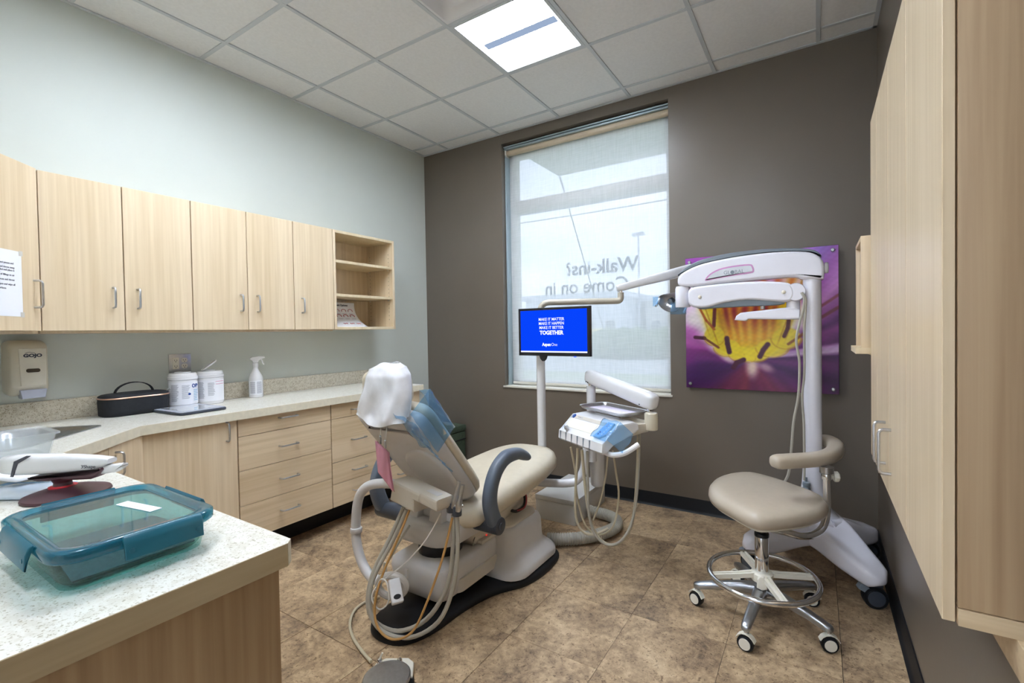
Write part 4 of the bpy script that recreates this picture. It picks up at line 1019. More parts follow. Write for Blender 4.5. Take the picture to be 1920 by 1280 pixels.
def dfs(u, v): return FO+HU*(HWd-.105+.125*u)+fs*(-.012+.13*v)+fn*(.019+.006*math.sin(6*u+9*v)-.03*max(0, u-.85))
def dfs2(u, v): return FO+HU*(HWd+.022+.05*u*(1-.3*v))+fs*(.0+.12*v)+fn*(.014-.09*u+.006*math.sin(8*v))
def dfs3(u, v): return FO+HU*(-.03+.06*u)+fs*(-.012+.115*v)+fn*(-.045+.05*u+.003*math.sin(9*v))
for f in (dfs, dfs2): MB().grid(f, 10, 10).build('film_sheet', BLUEFILM, df, thick=.0006, ang=180)
df2 = thing('barrier_film', 'blue barrier film along the left edge of the delivery unit', 'film', tuple(FO))
MB().grid(dfs3, 8, 10).build('film_sheet', BLUEFILM, df2, thick=.0006, ang=180)
# hanging hoses
HD = 2.66
hoses = [([(1070, 838, 2.66), (1078, 880, 2.7), (1082, 930, 2.72), (1098, 985, 2.72), (1125, 1002, 2.7), (1150, 985, 2.68), (1160, 930, 2.66), (1155, 885, 2.66), (1149, 845, 2.64)], .006, TUBEB),
         ([(1083, 840, 2.64), (1082, 870, 2.66), (1079, 920, 2.68), (1080, 970, 2.68), (1095, 998, 2.67), (1118, 1000, 2.66), (1140, 990, 2.66)], .0075, TUBEB),
         ([(1091, 843, 2.63), (1095, 890, 2.65), (1102, 950, 2.66), (1112, 990, 2.66), (1130, 1015, 2.64), (1152, 1021, 2.62), (1175, 1003, 2.6), (1189, 960, 2.6), (1195, 880, 2.6), (1197, 812, 2.62)], .0088, TUBEB),
         ([(1101, 846, 2.62), (1102, 900, 2.64), (1104, 960, 2.65), (1115, 1000, 2.64), (1135, 1019, 2.63), (1158, 1018, 2.61), (1178, 995, 2.59), (1191, 950, 2.59), (1197, 880, 2.6), (1199, 812, 2.61)], .0076, TUBEG),
         ([(1140, 846, 2.62), (1136, 890, 2.66), (1125, 940, 2.68), (1112, 975, 2.7)], .005, TUBEB)]
for pts, r, mt in hoses: MB().tube(atp(pts), r, 9).build('hose', mt, du)
# waste cylinder hanging on the arm
cy = at(1120, 878, 3.0)
MB().lathe([(.0005, -.115), (.03, -.112), (.04, -.105), (.046, -.09), (.047, .12), (.04, .13), (.0005, .13)], cy, Z, 28).build('water_bottle', POSTW, du)
MB().tube([cy+Z*.12, cy+Z*.16, at(1112, 820, 2.96)], .02, 10).build('bottle_bracket', POSTW, du)
# instrument tray and its liner
TC = [Vector(v) for v in ((2.105, -.885, .855), (2.465, -1.085, .855), (2.56, -.91, .855), (2.20, -.71, .855))]
tc_ = sum(TC, Vector())/4; TU = (TC[1]-TC[0]).normalized(); TV = Z.cross(TU)
tr = thing('instrument_tray', 'shallow steel instrument tray on top of the delivery unit', 'tray', tuple(tc_))
def trr(dw, r, z): return [tc_+TU*a+TV*b+Z*z for a, b in rrect(.195+dw, .098+dw, r, 5)]
MB().loft([trr(-.012, .03, 0), trr(-.006, .032, .004), trr(.0, .035, .02), trr(.008, .04, .022), trr(.009, .04, .0195), trr(.003, .037, .018), trr(-.003, .034, .003), trr(-.012, .03, -.001)], cap=True).build('tray_body', STEEL, tr, ang=50)
MB().tube([tc_+TU*.1+TV*.0-Z*.001, tc_+TU*.1-Z*.02, hub+Z*-.02], .012, 8).build('tray_arm', CHAIRB, tr)
single(MB().prism(rrect(.165, .07, .004), tc_, TU, TV, Z, .0245*0+.0045, .0055), 'tray_liner', pm('liner_lilac', (226, 220, 240), .7), 'pale lilac paper liner lying in the steel tray', 'paper', tuple(tc_+Z*.0045))
# utility cover box and corrugated hose
ub = thing('utility_box', 'low pale metal utility cover box on the floor under the delivery arm', 'box', (1.8, -.4, 0))
MB().box(1.646, 1.955, -.645, -.125, .002, .138, .004).build('box_body', UTIL, ub)
MB().box(1.642, 1.959, -.649, -.121, .139, .172, .005).build('box_lid', UTIL, ub)
chs = thing('corrugated_hose', 'thick grey corrugated hose curling from the chair base round to the box', 'hose', (2.1, -.75, 0))
P = catmull([(1.93, -.985, .045), (2.01, -.945, .045), (2.1, -.87, .042), (2.19, -.75, .042), (2.23, -.62, .042), (2.2, -.51, .042), (2.12, -.46, .044), (2.03, -.46, .05), (1.975, -.475, .06)], 14)
rings = []; n = len(P)
for i, p in enumerate(P):
    pass
Q = []
for i in range(n-1):
    Lk = (P[i+1]-P[i]).length; k = max(2, int(Lk/.0032))
    for j in range(k): Q.append(P[i].lerp(P[i+1], j/k))
m = MB(); rr_ = [.036+.0026*(1 if (i//2) % 2 else -1) for i in range(len(Q))]
m.tube(Q, rr_, 14, smooth=False); m.build('hose_body', TUBEG, chs, ang=40)
# foot control
fc = thing('foot_pedal', 'round steel foot control disc on the floor in front of the chair plate', 'foot pedal', (1.97, -2.27, 0))
FC = Vector((1.98, -2.285, 0))
MB().lathe([(.0005, .0), (.098, .0), (.1, .01), (.096, .02), (.085, .024), (.0005, .024)], FC, Z, 36).build('base_ring', BLACKB, fc)
MB().lathe([(.0005, .03), (.084, .03), (.087, .034), (.087, .046), (.083, .05), (.0005, .052)], FC, Z, 40).build('pedal_disc', STEEL, fc)
bd = MB().prism([(-.09, .02), (-.075, .1), (-.045, .125), (.045, .125), (.075, .1), (.09, .02)], FC, (CR-Z*CR.z).normalized()*-1*-1, Vector((-.5, .86, 0)).normalized(), Z, .004, .03, .006).build('housing', IVORY, fc)
U1, V1 = (CR-Z*CR.z).normalized(), Vector((-.52, .85, 0)).normalized()
for sx, hh in ((-.058, .035), (.02, .03)):
    q = FC+U1*sx+V1*.095+Z*.028
    k_ = MB().lathe([(.011, 0), (.011, .012), (.008, .018), (.0005, .02)], q, Z, 14).build('knob', CHROME, fc)
q = FC+U1*-.058+V1*.095+Z*.045
MB().tube([q, q+U1*.012+Z*.025], [.003, .004], 8, smooth=False).build('toggle', IVORY, fc)
def fp(px, py, z):
    d = CF+CR*((px-960-SHX)/FPX)+CU*((640+SHY-py)/FPX); t = (z-CAMP.z)/d.z; return CAMP+d*t
MB().tube([fp(696, 1240, .02), fp(680, 1222, .009), fp(662, 1195, .009), fp(656, 1170, .009), fp(664, 1145, .009), fp(685, 1128, .009), fp(712, 1118, .012)], .0065, 8).build('cord', TUBEB, fc)

# =================================================================== MICROSCOPE STAND
ms = thing('microscope_stand', 'white floor stand with a curved spring arm in front of the flower picture', 'microscope stand', (3.335, -.47, 0))
MX, MY = 3.336, -.47
# base: four curved legs merging into a hub
def leg(ex, ey, z0=.30):
    P = catmull([(MX, MY, .235), (MX+(ex-MX)*.3, MY+(ey-MY)*.25, .225), (MX+(ex-MX)*.68, MY+(ey-MY)*.62, .175), (ex, ey, .15)], 6)
    d = Vector((ex-MX, ey-MY, 0)).normalized(); s = Vector((-d.y, d.x, 0)); rings = []; n = len(P)
    for i, p in enumerate(P):
        k = i/(n-1); hw = .15*(1-k)**.9+.05*k; hh = .075*(1-k)**.8+.036*k
        if i == n-1: hw *= .8; hh *= .8
        rings.append([p+s*a+Z*b for a, b in rrect(hw, hh, min(hw, hh)*.6, 4)])
    e = P[-1]+d*.014
    rings.append([e+s*a+Z*b for a, b in rrect(.022, .016, .012, 4)])
    return MB().loft(rings)
for ex, ey in ((3.60, -.80), (3.615, -.20), (3.03, -.72), (3.06, -.18)):
    leg(ex, ey).build('base_leg', SCOPEW, ms, ang=60)
MB().lathe([(.15, .20), (.165, .235), (.155, .265), (.12, .30), (.088, .335), (.067, .385), (.055, .46), (.049, .56), (.0455, .64), (.0005, .64)], (MX, MY, 0), Z, 32).build('base_hub', SCOPEW, ms, ang=60)
def caster(root, cx, cy, ang, r=.052, w=.05, white=False):
    d = Vector((math.cos(ang), math.sin(ang), 0)); c = Vector((cx, cy, r))
    prof = [(.0005, -w/2), (r*.72, -w/2), (r*.78, -w/2+.004), (r*.97, -w/2+.004), (r, -w/2+.012), (r, w/2-.012), (r*.97, w/2-.004), (r*.78, w/2-.004), (r*.72, w/2), (.0005, w/2)]
    cs = MB().lathe(prof, c, d, 24).build('caster', BLACKB, root)
    for sg in (-1, 1): MB().lathe([(r*.7, 0), (r*.68, .003), (.0005, .004)], c+d*sg*w/2, d*sg, 20).build('wheel_cap', IVORY if white else DGREY, cs)
    return cs, d, c
for ex, ey, a in ((3.585, -.765, -1.3), (3.605, -.205, -1.5), (3.045, -.695, -2.2), (3.075, -.19, -2.0)):
    cs, d, c = caster(ms, ex, ey, a)
    s = Vector((-d.y, d.x, 0))
    MB().box(-.022, .022, -.03, .03, .05, .072, .008, M=Matrix.Translation(c) @ Matrix.Rotation(a, 4, 'Z')).build('fork', DGREY, cs)
    MB().cyl(c+Z*.055, c+Z*.085, .014).build('swivel_pin', BLACK, cs)
    MB().box(-.018, .018, -.012, .03, 0, .03, .003, M=Matrix.Translation(c-s*.062+Z*.03) @ Matrix.Rotation(a, 4, 'Z') @ Matrix.Rotation(-.5, 4, 'X')).build('brake_pedal', GREYP, cs)
MB().cyl((MX, MY, .6), (MX, MY, 1.6), .0445, seg=36).build('post', SCOPEW, ms)
# arm profiles drawn in the plane parallel to the back wall
def sp(px, py, y): # point of the plane y
    d = CF+CR*((px-960-SHX)/FPX)+CU*((640+SHY-py)/FPX); t = (y-CAMP.y)/d.y; p = CAMP+d*t
    return (p.x, p.z)
yA = -.47
up = [(1270, 528), (1272, 518), (1284, 508), (1310, 496), (1345, 487), (1390, 479), (1450, 472), (1500, 470.5), (1525, 474), (1540, 484), (1546, 500), (1545, 519), (1540, 523), (1505, 523.5), (1490, 519), (1440, 522), (1400, 526), (1340, 532), (1310, 536), (1285, 537), (1273, 535)]
up3 = [(p.x, p.y) for p in catmull([(q[0], q[1], 0) for q in (sp(*q, yA-.045) for q in up)], 3, True)]
ua = MB().prism(up3, (0, yA-.05, 0), X, Z, Y, 0, .10, .014, 3).build('upper_arm', SCOPEW, ms, ang=50)
cov = [(1271, 517), (1276, 510), (1290, 498), (1320, 485), (1370, 474), (1430, 467), (1490, 465), (1525, 468), (1540, 478), (1535, 480), (1515, 473), (1450, 474), (1390, 481), (1345, 489), (1310, 498), (1284, 510)]
cv3 = [(p.x, p.y) for p in catmull([(q[0], q[1], 0) for q in (sp(*q, yA-.04) for q in cov)], 3, True)]
MB().prism(cv3, (0, yA-.042, 0), X, Z, Y, 0, .084, .006).build('top_cover', GREYP, ua, ang=50)
win = [(1322, 524), (1330, 514), (1348, 504), (1375, 498), (1405, 495), (1412, 499), (1414, 508), (1408, 512), (1380, 516), (1345, 522), (1326, 526)]
wn3 = [(p.x, p.y) for p in catmull([(q[0], q[1], 0) for q in (sp(*q, yA-.05) for q in win)], 3, True)]
MB().prism(wn3, (0, yA-.0515, 0), X, Z, Y, 0, .002, .0006).build('window_rim', pm('orchid_rim', (208, 150, 200), .25), ua)
wi = inset2(wn3 if sum(wn3[i-1][0]*wn3[i][1]-wn3[i][0]*wn3[i-1][1] for i in range(len(wn3))) > 0 else list(reversed(wn3)), .009)
MB().prism(wi, (0, yA-.0525, 0), X, Z, Y, 0, .002).build('name_plate', pm('silver_plate', (206, 208, 214), .3, .3), ua)
lg = sp(1381, 509.5, yA-.053)
lu = (Vector((sp(1410, 507, yA-.053)[0], 0, sp(1410, 507, yA-.053)[1]))-Vector((sp(1350, 512.5, yA-.053)[0], 0, sp(1350, 512.5, yA-.053)[1]))).normalized()
lv = Vector((-lu.z, 0, lu.x))
m = MB(); L0 = Vector((lg[0], yA-.0532, lg[1]))
m.text('GL', .030, L0-lu*.034+lv*.0, lu, lv, align='RIGHT'); m.text('BAL', .030, L0-lu*.011+lv*.0, lu, lv, align='LEFT')
m.lathe([(.0005, -.0002), (.011, -.0002), (.011, .0004), (.0005, .0006)], L0-lu*.0225, -Y, 20)
m.build('plate_lettering', GREYP, ua, label='grey word GLOBAL with a ball for the O')
kx, kz = sp(1548, 502, yA)
MB().lathe([(.0005, 0), (.028, 0), (.03, .006), (.03, .012), (.026, .018), (.0005, .02)], (kx-.005, yA, kz), X, 20).build('tension_knob', WPLAST, ua)
lo = [(1290, 560), (1290, 547), (1298, 539), (1320, 535), (1380, 529), (1430, 527), (1470, 529), (1484, 534), (1490, 548), (1486, 560), (1475, 566), (1440, 564), (1400, 562), (1360, 567), (1325, 576), (1302, 576), (1292, 570)]
lo3 = [(p.x, p.y) for p in catmull([(q[0], q[1], 0) for q in (sp(*q, yA-.045) for q in lo)], 3, True)]
la = MB().prism(lo3, (0, yA-.052, 0), X, Z, Y, 0, .10, .012, 3).build('lower_arm', SCOPEW, ms, ang=50)
bl = [(1308, 573), (1340, 568), (1375, 561), (1410, 558), (1440, 561), (1468, 565), (1462, 571), (1400, 574), (1340, 577), (1312, 579)]
bl3 = [(p.x, p.y) for p in catmull([(q[0], q[1], 0) for q in (sp(*q, yA-.035) for q in bl)], 3, True)]
MB().prism(bl3, (0, yA-.038, 0), X, Z, Y, 0, .07, .004).build('belly_cover', GREYP, la, ang=50)
for q in ((1312, 556.5), (1469, 547.5)):
    a, c = sp(*q, yA-.052); MB().sphere((a, yA-.053, c), .011, (1, .5, 1), 14).build('bolt_cap', IVORY, la)
j0, j1 = sp(1281, 534, yA), sp(1283, 576, yA)
MB().lathe([(.0005, 0), (.042, 0), (.045, .006), (.045, .115), (.04, .13), (.0005, .13)], (j0[0]-.003, yA, j1[1]+.0), Z, 28).build('elbow_joint', SCOPEW, ms)
e0 = sp(1494, 548, yA)
MB().lathe([(.0005, -.05), (.046, -.05), (.05, -.04), (.05, .04), (.046, .05), (.0005, .05)], (e0[0]-.005, yA, e0[1]), Y, 26).build('wrist_joint', SCOPEW, ms)
d0, d1 = sp(1487, 560, yA), sp(1487, 599, yA)
MB().cyl((d0[0], yA, d1[1]), (d0[0], yA, d0[1]+.01), .034, seg=24, bev=.006).build('drop_post', SCOPEW, ms)
br = [(1377, 600), (1380, 592), (1388, 586), (1475, 576), (1500, 580), (1500, 598), (1470, 599), (1402, 598), (1398, 602)]
br3 = [sp(*q, yA-.04) for q in br]
MB().prism(br3, (0, yA-.04, 0), X, Z, Y, 0, .07, .008).build('coupling_bracket', SCOPEW, ms, ang=40)
kn = sp(1430, 576, yA); MB().cyl((kn[0], yA, kn[1]-.01), (kn[0], yA, kn[1]+.012), .012).build('clamp_screw', STEEL, ms)
for pts, r in (([(1503, 548), (1508, 560), (1506, 580), (1498, 610), (1493, 640), (1499, 680), (1497, 740), (1488, 790), (1484, 840), (1479, 885), (1470, 905)], .0068),
               ([(1504, 549), (1511, 565), (1508, 620), (1508, 700), (1504, 740), (1507, 790), (1508, 840), (1508, 900)], .006)):
    P = []
    for i, q in enumerate(pts):
        x, z = sp(*q, yA-.055-.01*(i > 3)); P.append((x, yA-.055-.01*(i > 3), z))
    MB().tube(P, r, 8).build('cable', TUBEG, ms)
x, z = sp(1512, 905, yA-.07)
MB().lathe([(.004, -.075), (.006, -.05), (.017, -.045), (.02, -.03), (.016, -.02), (.02, -.008), (.018, .004), (.006, .008), (.005, .03)], (x, yA-.07, z), Z, 18).build('inline_plug', GREYP, ms)
m = MB(); xx, zz = sp(1534, 538, yA-.05); m.box(xx-.008, xx+.003, yA-.048, yA-.044, zz-.02, zz+.02); 
m = MB(); m.text('NOT', .018, (xx-.004, yA-.0455, zz), Z, -X); m.b.free()

# =================================================================== STOOL
st = thing('operator_stool', 'beige wheeled operator stool with a curved arm support and foot ring', 'stool', (3.14, -1.10, 0))
CX_, CY_ = 3.138, -1.105
cast = [(2.842, -1.154), (3.088, -1.391), (3.387, -1.22), (3.327, -.874), (2.99, -.84)]
ANG = [math.atan2(y-CY_, x-CX_) for x, y in cast]; R_ = .285
A0 = sum((a-ANG[0]-(2*PI/5)*k+PI) % (2*PI)-PI for k, a in enumerate(ANG))/5+ANG[0]
for k in range(5):
    a = A0+2*PI*k/5; d = Vector((math.cos(a), math.sin(a), 0)); s = Vector((-d.y, d.x, 0)); c = Vector((CX_, CY_, 0))
    rings = []
    for f, zz, hw, hh in ((.02, .128, .03, .026), (.1, .126, .024, .022), (.2, .112, .021, .018), (.27, .098, .02, .016), (.292, .094, .017, .013), (.298, .093, .01, .007)):
        rings.append([c+d*f+s*x+Z*(zz+y) for x, y in rrect(hw, hh, hh*.8, 4)])
    MB().loft(rings).build('star_leg', ALU, st, ang=60)
    pos = c+d*R_
    ca = [-2.0, -1.75, -1.25, -1.5, -1.85][k]
    cs, dd, cc_ = caster(st, pos.x, pos.y, ca, .033, .034, True)
    MB().cyl(cc_+Z*.03, cc_+Z*.062, .008).build('swivel_pin', CHROME, cs)
    MB().lathe([(.036, -.014), (.037, 0), (.036, .014)], cc_, dd, 20).b.free()
    sd = Vector((-dd.y, dd.x, 0))
    hood = []
    for t_ in range(7):
        an = math.radians(20+t_*23)
        hood.append(cc_+sd*(math.cos(an)*.0375)+Z*(math.sin(an)*.0375))
    MB().loft([[p+dd*q for q in (-.013, .013)]+[p*1.0+(p-cc_).normalized()*.003+dd*q for q in (.013, -.013)] for p in hood]).build('caster_hood', IVORY, cs)
c = Vector((CX_, CY_, 0))
MB().lathe([(.0005, .06), (.026, .06), (.03, .09), (.042, .1), (.046, .125), (.042, .15), (.03, .155), (.0005, .155)], c, Z, 28).build('hub', ALU, st)
MB().cyl(c+Z*.15, c+Z*.375, .0295, seg=32, bev=.003).build('column', CHROME, st)
MB().cyl(c+Z*.372, c+Z*.39, .031, seg=28, bev=.003).build('column_collar', BLACK, st)
MB().cyl(c+Z*.385, c+Z*.43, .02, seg=24).build('gas_spring', BLACK, st)
MB().cyl(c+Z*.415, c+Z*.46, .024, seg=24).build('seat_socket', STEEL, st)
zr = .19
rg = MB().tube([c+Vector((.228*math.cos(2*PI*k/48), .228*math.sin(2*PI*k/48), zr)) for k in range(48)], .0125, 12, smooth=False, closed=True).build('foot_ring', CHROME, st)
for k in range(4):
    a = math.radians(28+90*k); d = Vector((math.cos(a), math.sin(a), 0)); s = Vector((-d.y, d.x, 0))
    MB().loft([[c+d*f+s*x+Z*(zr+zz+y) for x, y in ((-w2, -.012), (w2, -.012), (w2, .008), (w2*.3, .008), (w2*.25, .0), (-w2*.25, .0), (-w2*.3, .008), (-w2, .008))] for f, w2, zz in ((.035, .017, .012), (.1, .015, .006), (.222, .014, 0))]).build('ring_spoke', IVORY, rg)
MB().lathe([(.031, -.02), (.045, -.018), (.047, .015), (.04, .022), (.031, .022)], c+Z*zr, Z, 28).build('ring_hub', IVORY, rg)
q = c+Vector((CAMP.x-CX_, CAMP.y-CY_, 0)).normalized()*.052+Z*(zr-.008)
kd = Vector((CAMP.x-CX_, CAMP.y-CY_, 0)).normalized(); ks = Vector((-kd.y, kd.x, 0))
MB().prism([(-.022, -.022), (0, -.032), (.022, -.022), (.02, .015), (.008, .03), (-.008, .03), (-.02, .015)], q-kd*.01, ks, Z, kd, 0, .022, .005).build('ring_knob', IVORY, rg)
# seat: rounded triangular saddle
def sg(px, py, z):   # horizontal plane at height z
    d = CF+CR*((px-960-SHX)/FPX)+CU*((640+SHY-py)/FPX); t = (z-CAMP.z)/d.z; p = CAMP+d*t; return (p.x, p.y)
so_px = [(1329, 925), (1336, 908), (1362, 896), (1405, 893), (1450, 903), (1500, 920), (1535, 934), (1550, 945), (1552, 957), (1530, 970), (1480, 979), (1432, 982), (1400, 974), (1365, 955), (1340, 940)]
sr = [sg(x, y, .47) for x, y in so_px]
cxs = sum(p[0] for p in sr)/len(sr); cys = sum(p[1] for p in sr)/len(sr)
so3 = [(p.x, p.y) for p in catmull([(p[0], p[1], 0) for p in sr], 4, True)]
MB().pillow(so3, (0, 0, .43), X, Y, Z, [(.05, .0), (.02, .002), (.006, .01), (-.002, .03), (.0, .05), (.012, .066), (.032, .076)], dome=.012).build('seat', TAUPEV, st, ang=80)
MB().pillow(so3, (0, 0, .42), X, Y, Z, [(.03, 0), (.024, .004), (.024, .011)]).build('seat_pan', IVORY, st)
# arm support
D_ = 2.26
pp = atp([(1442, 990, 2.13), (1470, 996, 2.12), (1500, 1004, 2.13), (1525, 1002, 2.16), (1543, 988, 2.19), (1550, 960, 2.21), (1550, 920, 2.22)])
top = at(1550, 878, 2.22); pp[-1].x = pp[-2].x = top.x; pp[-1].y = pp[-2].y = top.y
MB().tube(pp+[top], .0165, 14).build('arm_tube', CHROME, st)
MB().cyl(Vector((top.x, top.y, at(1550, 898, 2.22).z)), Vector((top.x, top.y, at(1550, 888, 2.22).z)), .022, seg=22, bev=.002).build('clamp_collar', CHROME, st)
kb_ = at(1562, 893, 2.22)
MB().lathe([(.006, -.03), (.006, 0), (.02, .002), (.026, .008), (.026, .018), (.02, .024), (.0005, .026)], kb_, (CR*.95-CF*.2).normalized(), 8).build('tightening_knob', IVORY, st)
zp = top.z+.035
pad = [sg(x, y, zp) for x, y in ((1447, 866), (1480, 864), (1515, 862), (1545, 858), (1564, 848), (1566, 836), (1552, 827), (1537, 826))]
P = catmull([(p[0], p[1], zp) for p in pad], 6); n = len(P); rings = []
for i, p in enumerate(P):
    t_ = (P[min(i+1, n-1)]-P[max(i-1, 0)]).normalized(); s = Vector((-t_.y, t_.x, 0)); k = i/(n-1)
    hw = .04; hh = .033
    e = min(k, 1-k)
    if e < .06: hw *= .45+.55*math.sqrt(e/.06); hh *= .45+.55*math.sqrt(e/.06)
    rings.append([p+s*a+Z*b for a, b in rrect(hw, hh, hh*.85, 5)])
MB().loft(rings).build('arm_pad', TAUPEV, st, ang=80)
MB().cyl(top-Z*.02, top+Z*.01, .03, seg=20).build('pad_plate', STEEL, st)

# =================================================================== FLOWER PICTURE
po = thing('flower_picture', 'large square purple and yellow flower photograph on the back wall', 'picture', (3.015, -.03, .91))
px0, px1, pz0, pz1 = 2.556, 3.473, .909, 1.83
MB().box(px0, px1, -.032, -.0265, pz0, pz1, .001, 1).build('acrylic_panel', pm('panel_edge', (60, 30, 66), .2), po)
import numpy as np
NG = 210
uu, vv2 = np.meshgrid(np.linspace(0, 1, NG+1), np.linspace(0, 1, NG+1), indexing='ij')
def mixc(c, col, a):
    a = np.clip(a, 0, 1)[..., None]; return c*(1-a)+np.array(col, float)*a
def sst(x, a, b2): t_ = np.clip((x-a)/(b2-a), 0, 1); return t_*t_*(3-2*t_)
rng = np.random.default_rng(5)
def noise(u, v, f, s):
    r = np.random.default_rng(s); o = np.zeros_like(u)
    for k in range(5):
        a, b2, p = r.uniform(-f, f), r.uniform(-f, f), r.uniform(0, 6.28); o += np.sin(a*u*6.28+b2*v*6.28+p)
    return o/5
cxp, cyp = .435, .62
ang_ = np.arctan2(vv2-cyp, uu-cxp); rad_ = np.hypot(uu-cxp, (vv2-cyp))
BX_, BY_ = .45, .775
an = np.arctan2(vv2-BY_, uu-BX_); rd = np.hypot(uu-BX_, vv2-BY_)
def A_(x, y): return math.atan2(y-BY_, x-BX_)
stops = [(A_(0, .80)-2*PI, (110, 36, 110)), (A_(0, .95)-2*PI, (64, 22, 84)), (A_(0, .35)-2*PI+0, (0, 0, 0))]
key = [(A_(.0, .775+.001), (120, 42, 122)), (A_(0, .93), (66, 24, 86)), (A_(.12, 1), (80, 24, 84)), (A_(.26, 1), (104, 28, 74)), (A_(.42, 1), (122, 38, 66)), (A_(.47, 1), (96, 24, 70)), (A_(.62, 1), (118, 36, 76)), (A_(.8, 1), (92, 30, 92)), (A_(1, .93), (74, 26, 88)), (A_(1, .8), (104, 38, 112)),
       (A_(1, .735), (82, 28, 96)), (A_(1, .70), (214, 180, 220)), (A_(1, .655), (196, 150, 206)), (A_(1, .63), (100, 36, 108)), (A_(1, .54), (146, 62, 146)), (A_(1, .50), (92, 38, 106)), (A_(1, .42), (160, 84, 162)), (A_(1, .28), (196, 130, 196)), (A_(1, .12), (170, 100, 186)), (A_(.9, 0), (150, 110, 200)), (A_(.6, 0), (190, 110, 190)), (A_(.3, 0), (176, 90, 176)), (A_(0, 0), (150, 70, 170)), (A_(0, .3), (226, 200, 226)), (A_(0, .45), (216, 176, 212)), (A_(0, .52), (190, 110, 184)), (A_(0, .64), (176, 84, 164)), (A_(0, .69), (120, 40, 116)), (A_(0, .773), (120, 42, 122))]
key.sort(); ka = [k[0] for k in key]
wob = an+.05*noise(uu, vv2, 3, 2)
C_ = np.stack([np.interp(wob, ka, [k[1][c] for k in key]) for c in range(3)], -1).astype(float)
C_ = C_*(1+.05*np.sin(an*21+4*noise(uu, vv2, 2, 9))*sst(rd, .08, .3))[..., None]
C_ = mixc(C_, (60, 20, 82), sst(np.hypot((uu-.13)/1.2, (vv2-.88)), .18, .03)*.7)
C_ = mixc(C_, (250, 244, 240), sst(np.hypot((uu-.10)*.8, (vv2-.47)*1.5), .15, .02)*.9)
C_ = mixc(C_, (248, 238, 240), sst(np.hypot((uu-.80), (vv2-.50)*1.2), .10, .02)*.85)
# cup of stamens
half = np.interp(vv2, [.1, .40, .5, .61, .68, .72, .76, .785], [.40, .33, .295, .24, .195, .155, .09, -.03])*(1+.12*(uu > cxp)*sst(vv2, .5, .7))
dd = np.abs(uu-cxp)-half+.012*noise(uu, vv2, 6, 11)
C_ = mixc(C_, (252, 238, 240), sst(dd, .13, 0)*sst(vv2, .84, .70)*sst(vv2, .34, .44)*.95)
C_ = mixc(C_, (250, 240, 200), sst(dd, .05, 0)*sst(vv2, .82, .72)*sst(vv2, .34, .44))
C_ = mixc(C_, (248, 228, 206), sst(np.hypot((uu-.47)*1.5, (vv2-.83)*.8), .10, .01)*.85)
C_ = mixc(C_, (238, 200, 200), sst(np.hypot((uu-.56)*1.0, (vv2-.83)*1.6-(uu-.56)*.5), .08, .01)*.6)
C_ = mixc(C_, (246, 220, 214), sst(np.hypot((uu-.30)*1.0, (vv2-.77)*2-(uu-.30)*.9), .09, .01)*.8)
inside = sst(dd, .022, -.022)*(vv2 < .80)*sst(vv2, .12, .2)
ycol = np.ones_like(C_)*np.array([246, 214, 24.])
ycol = mixc(ycol, (214, 170, 8), sst(noise(uu*3, vv2*3, 4, 4), 0, .6)*.6)
ycol = mixc(ycol, (252, 240, 150), sst(dd, -.10, -.02)*.55*sst(vv2, .7, .5))
C_ = C_*(1-inside[..., None])+ycol*inside[..., None]
core = sst(np.abs(uu-cxp-.01)-.17-.10*(.6-vv2), .05, -.05)*sst(vv2, .71, .61)*sst(vv2, .1, .2)
stripe = .5+.5*np.sin((uu-cxp-.01)/(.26+.34*(.75-vv2))*34+1.6*noise(uu, vv2, 4, 21))
C_ = mixc(C_, (232, 150, 24), core*.8)
C_ = mixc(C_, (250, 206, 60), core*stripe*sst(vv2, .42, .6)*.85)
C_ = mixc(C_, (138, 28, 30), core*sst(vv2, .62, .42)*(.30+.65*(1-stripe)))
C_ = mixc(C_, (206, 132, 190), sst(vv2, .36, .22)*core*.9)
fan = sst(vv2, .42, .30)*sst(vv2, .06, .16)*sst(np.abs(uu-.5), .40, .32)
fs_ = .5+.5*np.sin((uu-cxp)/(.2+.8*(.9-vv2))*52)
C_ = mixc(C_, (222, 120, 70), fan*fs_*.85); C_ = mixc(C_, (240, 196, 226), fan*(1-fs_)*.7)
C_ = mixc(C_, (214, 168, 6), sst(np.abs(np.hypot((uu-cxp)*1.0, (vv2-.70)*1.1)-.075), .012, 0)*inside*sst(vv2, .70, .76)*.6)
# scalloped lower petals and outer yellow petals
for cu, cv, ru, rv in ((.30, .69, .10, .07), (.39, .735, .085, .06), (.50, .735, .085, .06), (.60, .69, .11, .07), (.69, .62, .10, .08), (.21, .60, .08, .08), (.445, .765, .05, .035)):
    e_ = np.hypot((uu-cu)/ru, (vv2-cv)/rv)
    C_ = mixc(C_, (252, 226, 40), sst(e_, 1.0, .8)*sst(vv2, .80, .78)*.85); C_ = mixc(C_, (206, 150, 8), sst(np.abs(e_-.97), .10, 0)*(vv2 > cv)*.55)
for k_ in range(7):
    sx_ = (-1 if k_ % 2 else 1); du_ = .18+.045*(k_//2)
    lx_ = cxp+sx_*(du_+.35*(.72-vv2)*(1-k_*.05)); C_ = mixc(C_, (190, 120, 10), sst(np.abs(uu-lx_), .010, 0)*inside*sst(vv2, .70, .6)*.55)
def seg(pts, w_, col, al=1):
    global C_
    for (a, b2), (c2, d2) in zip(pts, pts[1:]):
        dx, dy = c2-a, d2-b2; t_ = np.clip(((uu-a)*dx+(vv2-b2)*dy)/(dx*dx+dy*dy+1e-9), 0, 1)
        C_ = mixc(C_, col, sst(np.hypot(uu-a-dx*t_, vv2-b2-dy*t_), w_, w_*.55)*al)
def uv(x, y):
    u = (x-410)/1380; y0_ = 165-120*u; return (u, (y-y0_)/(1160+175*u))
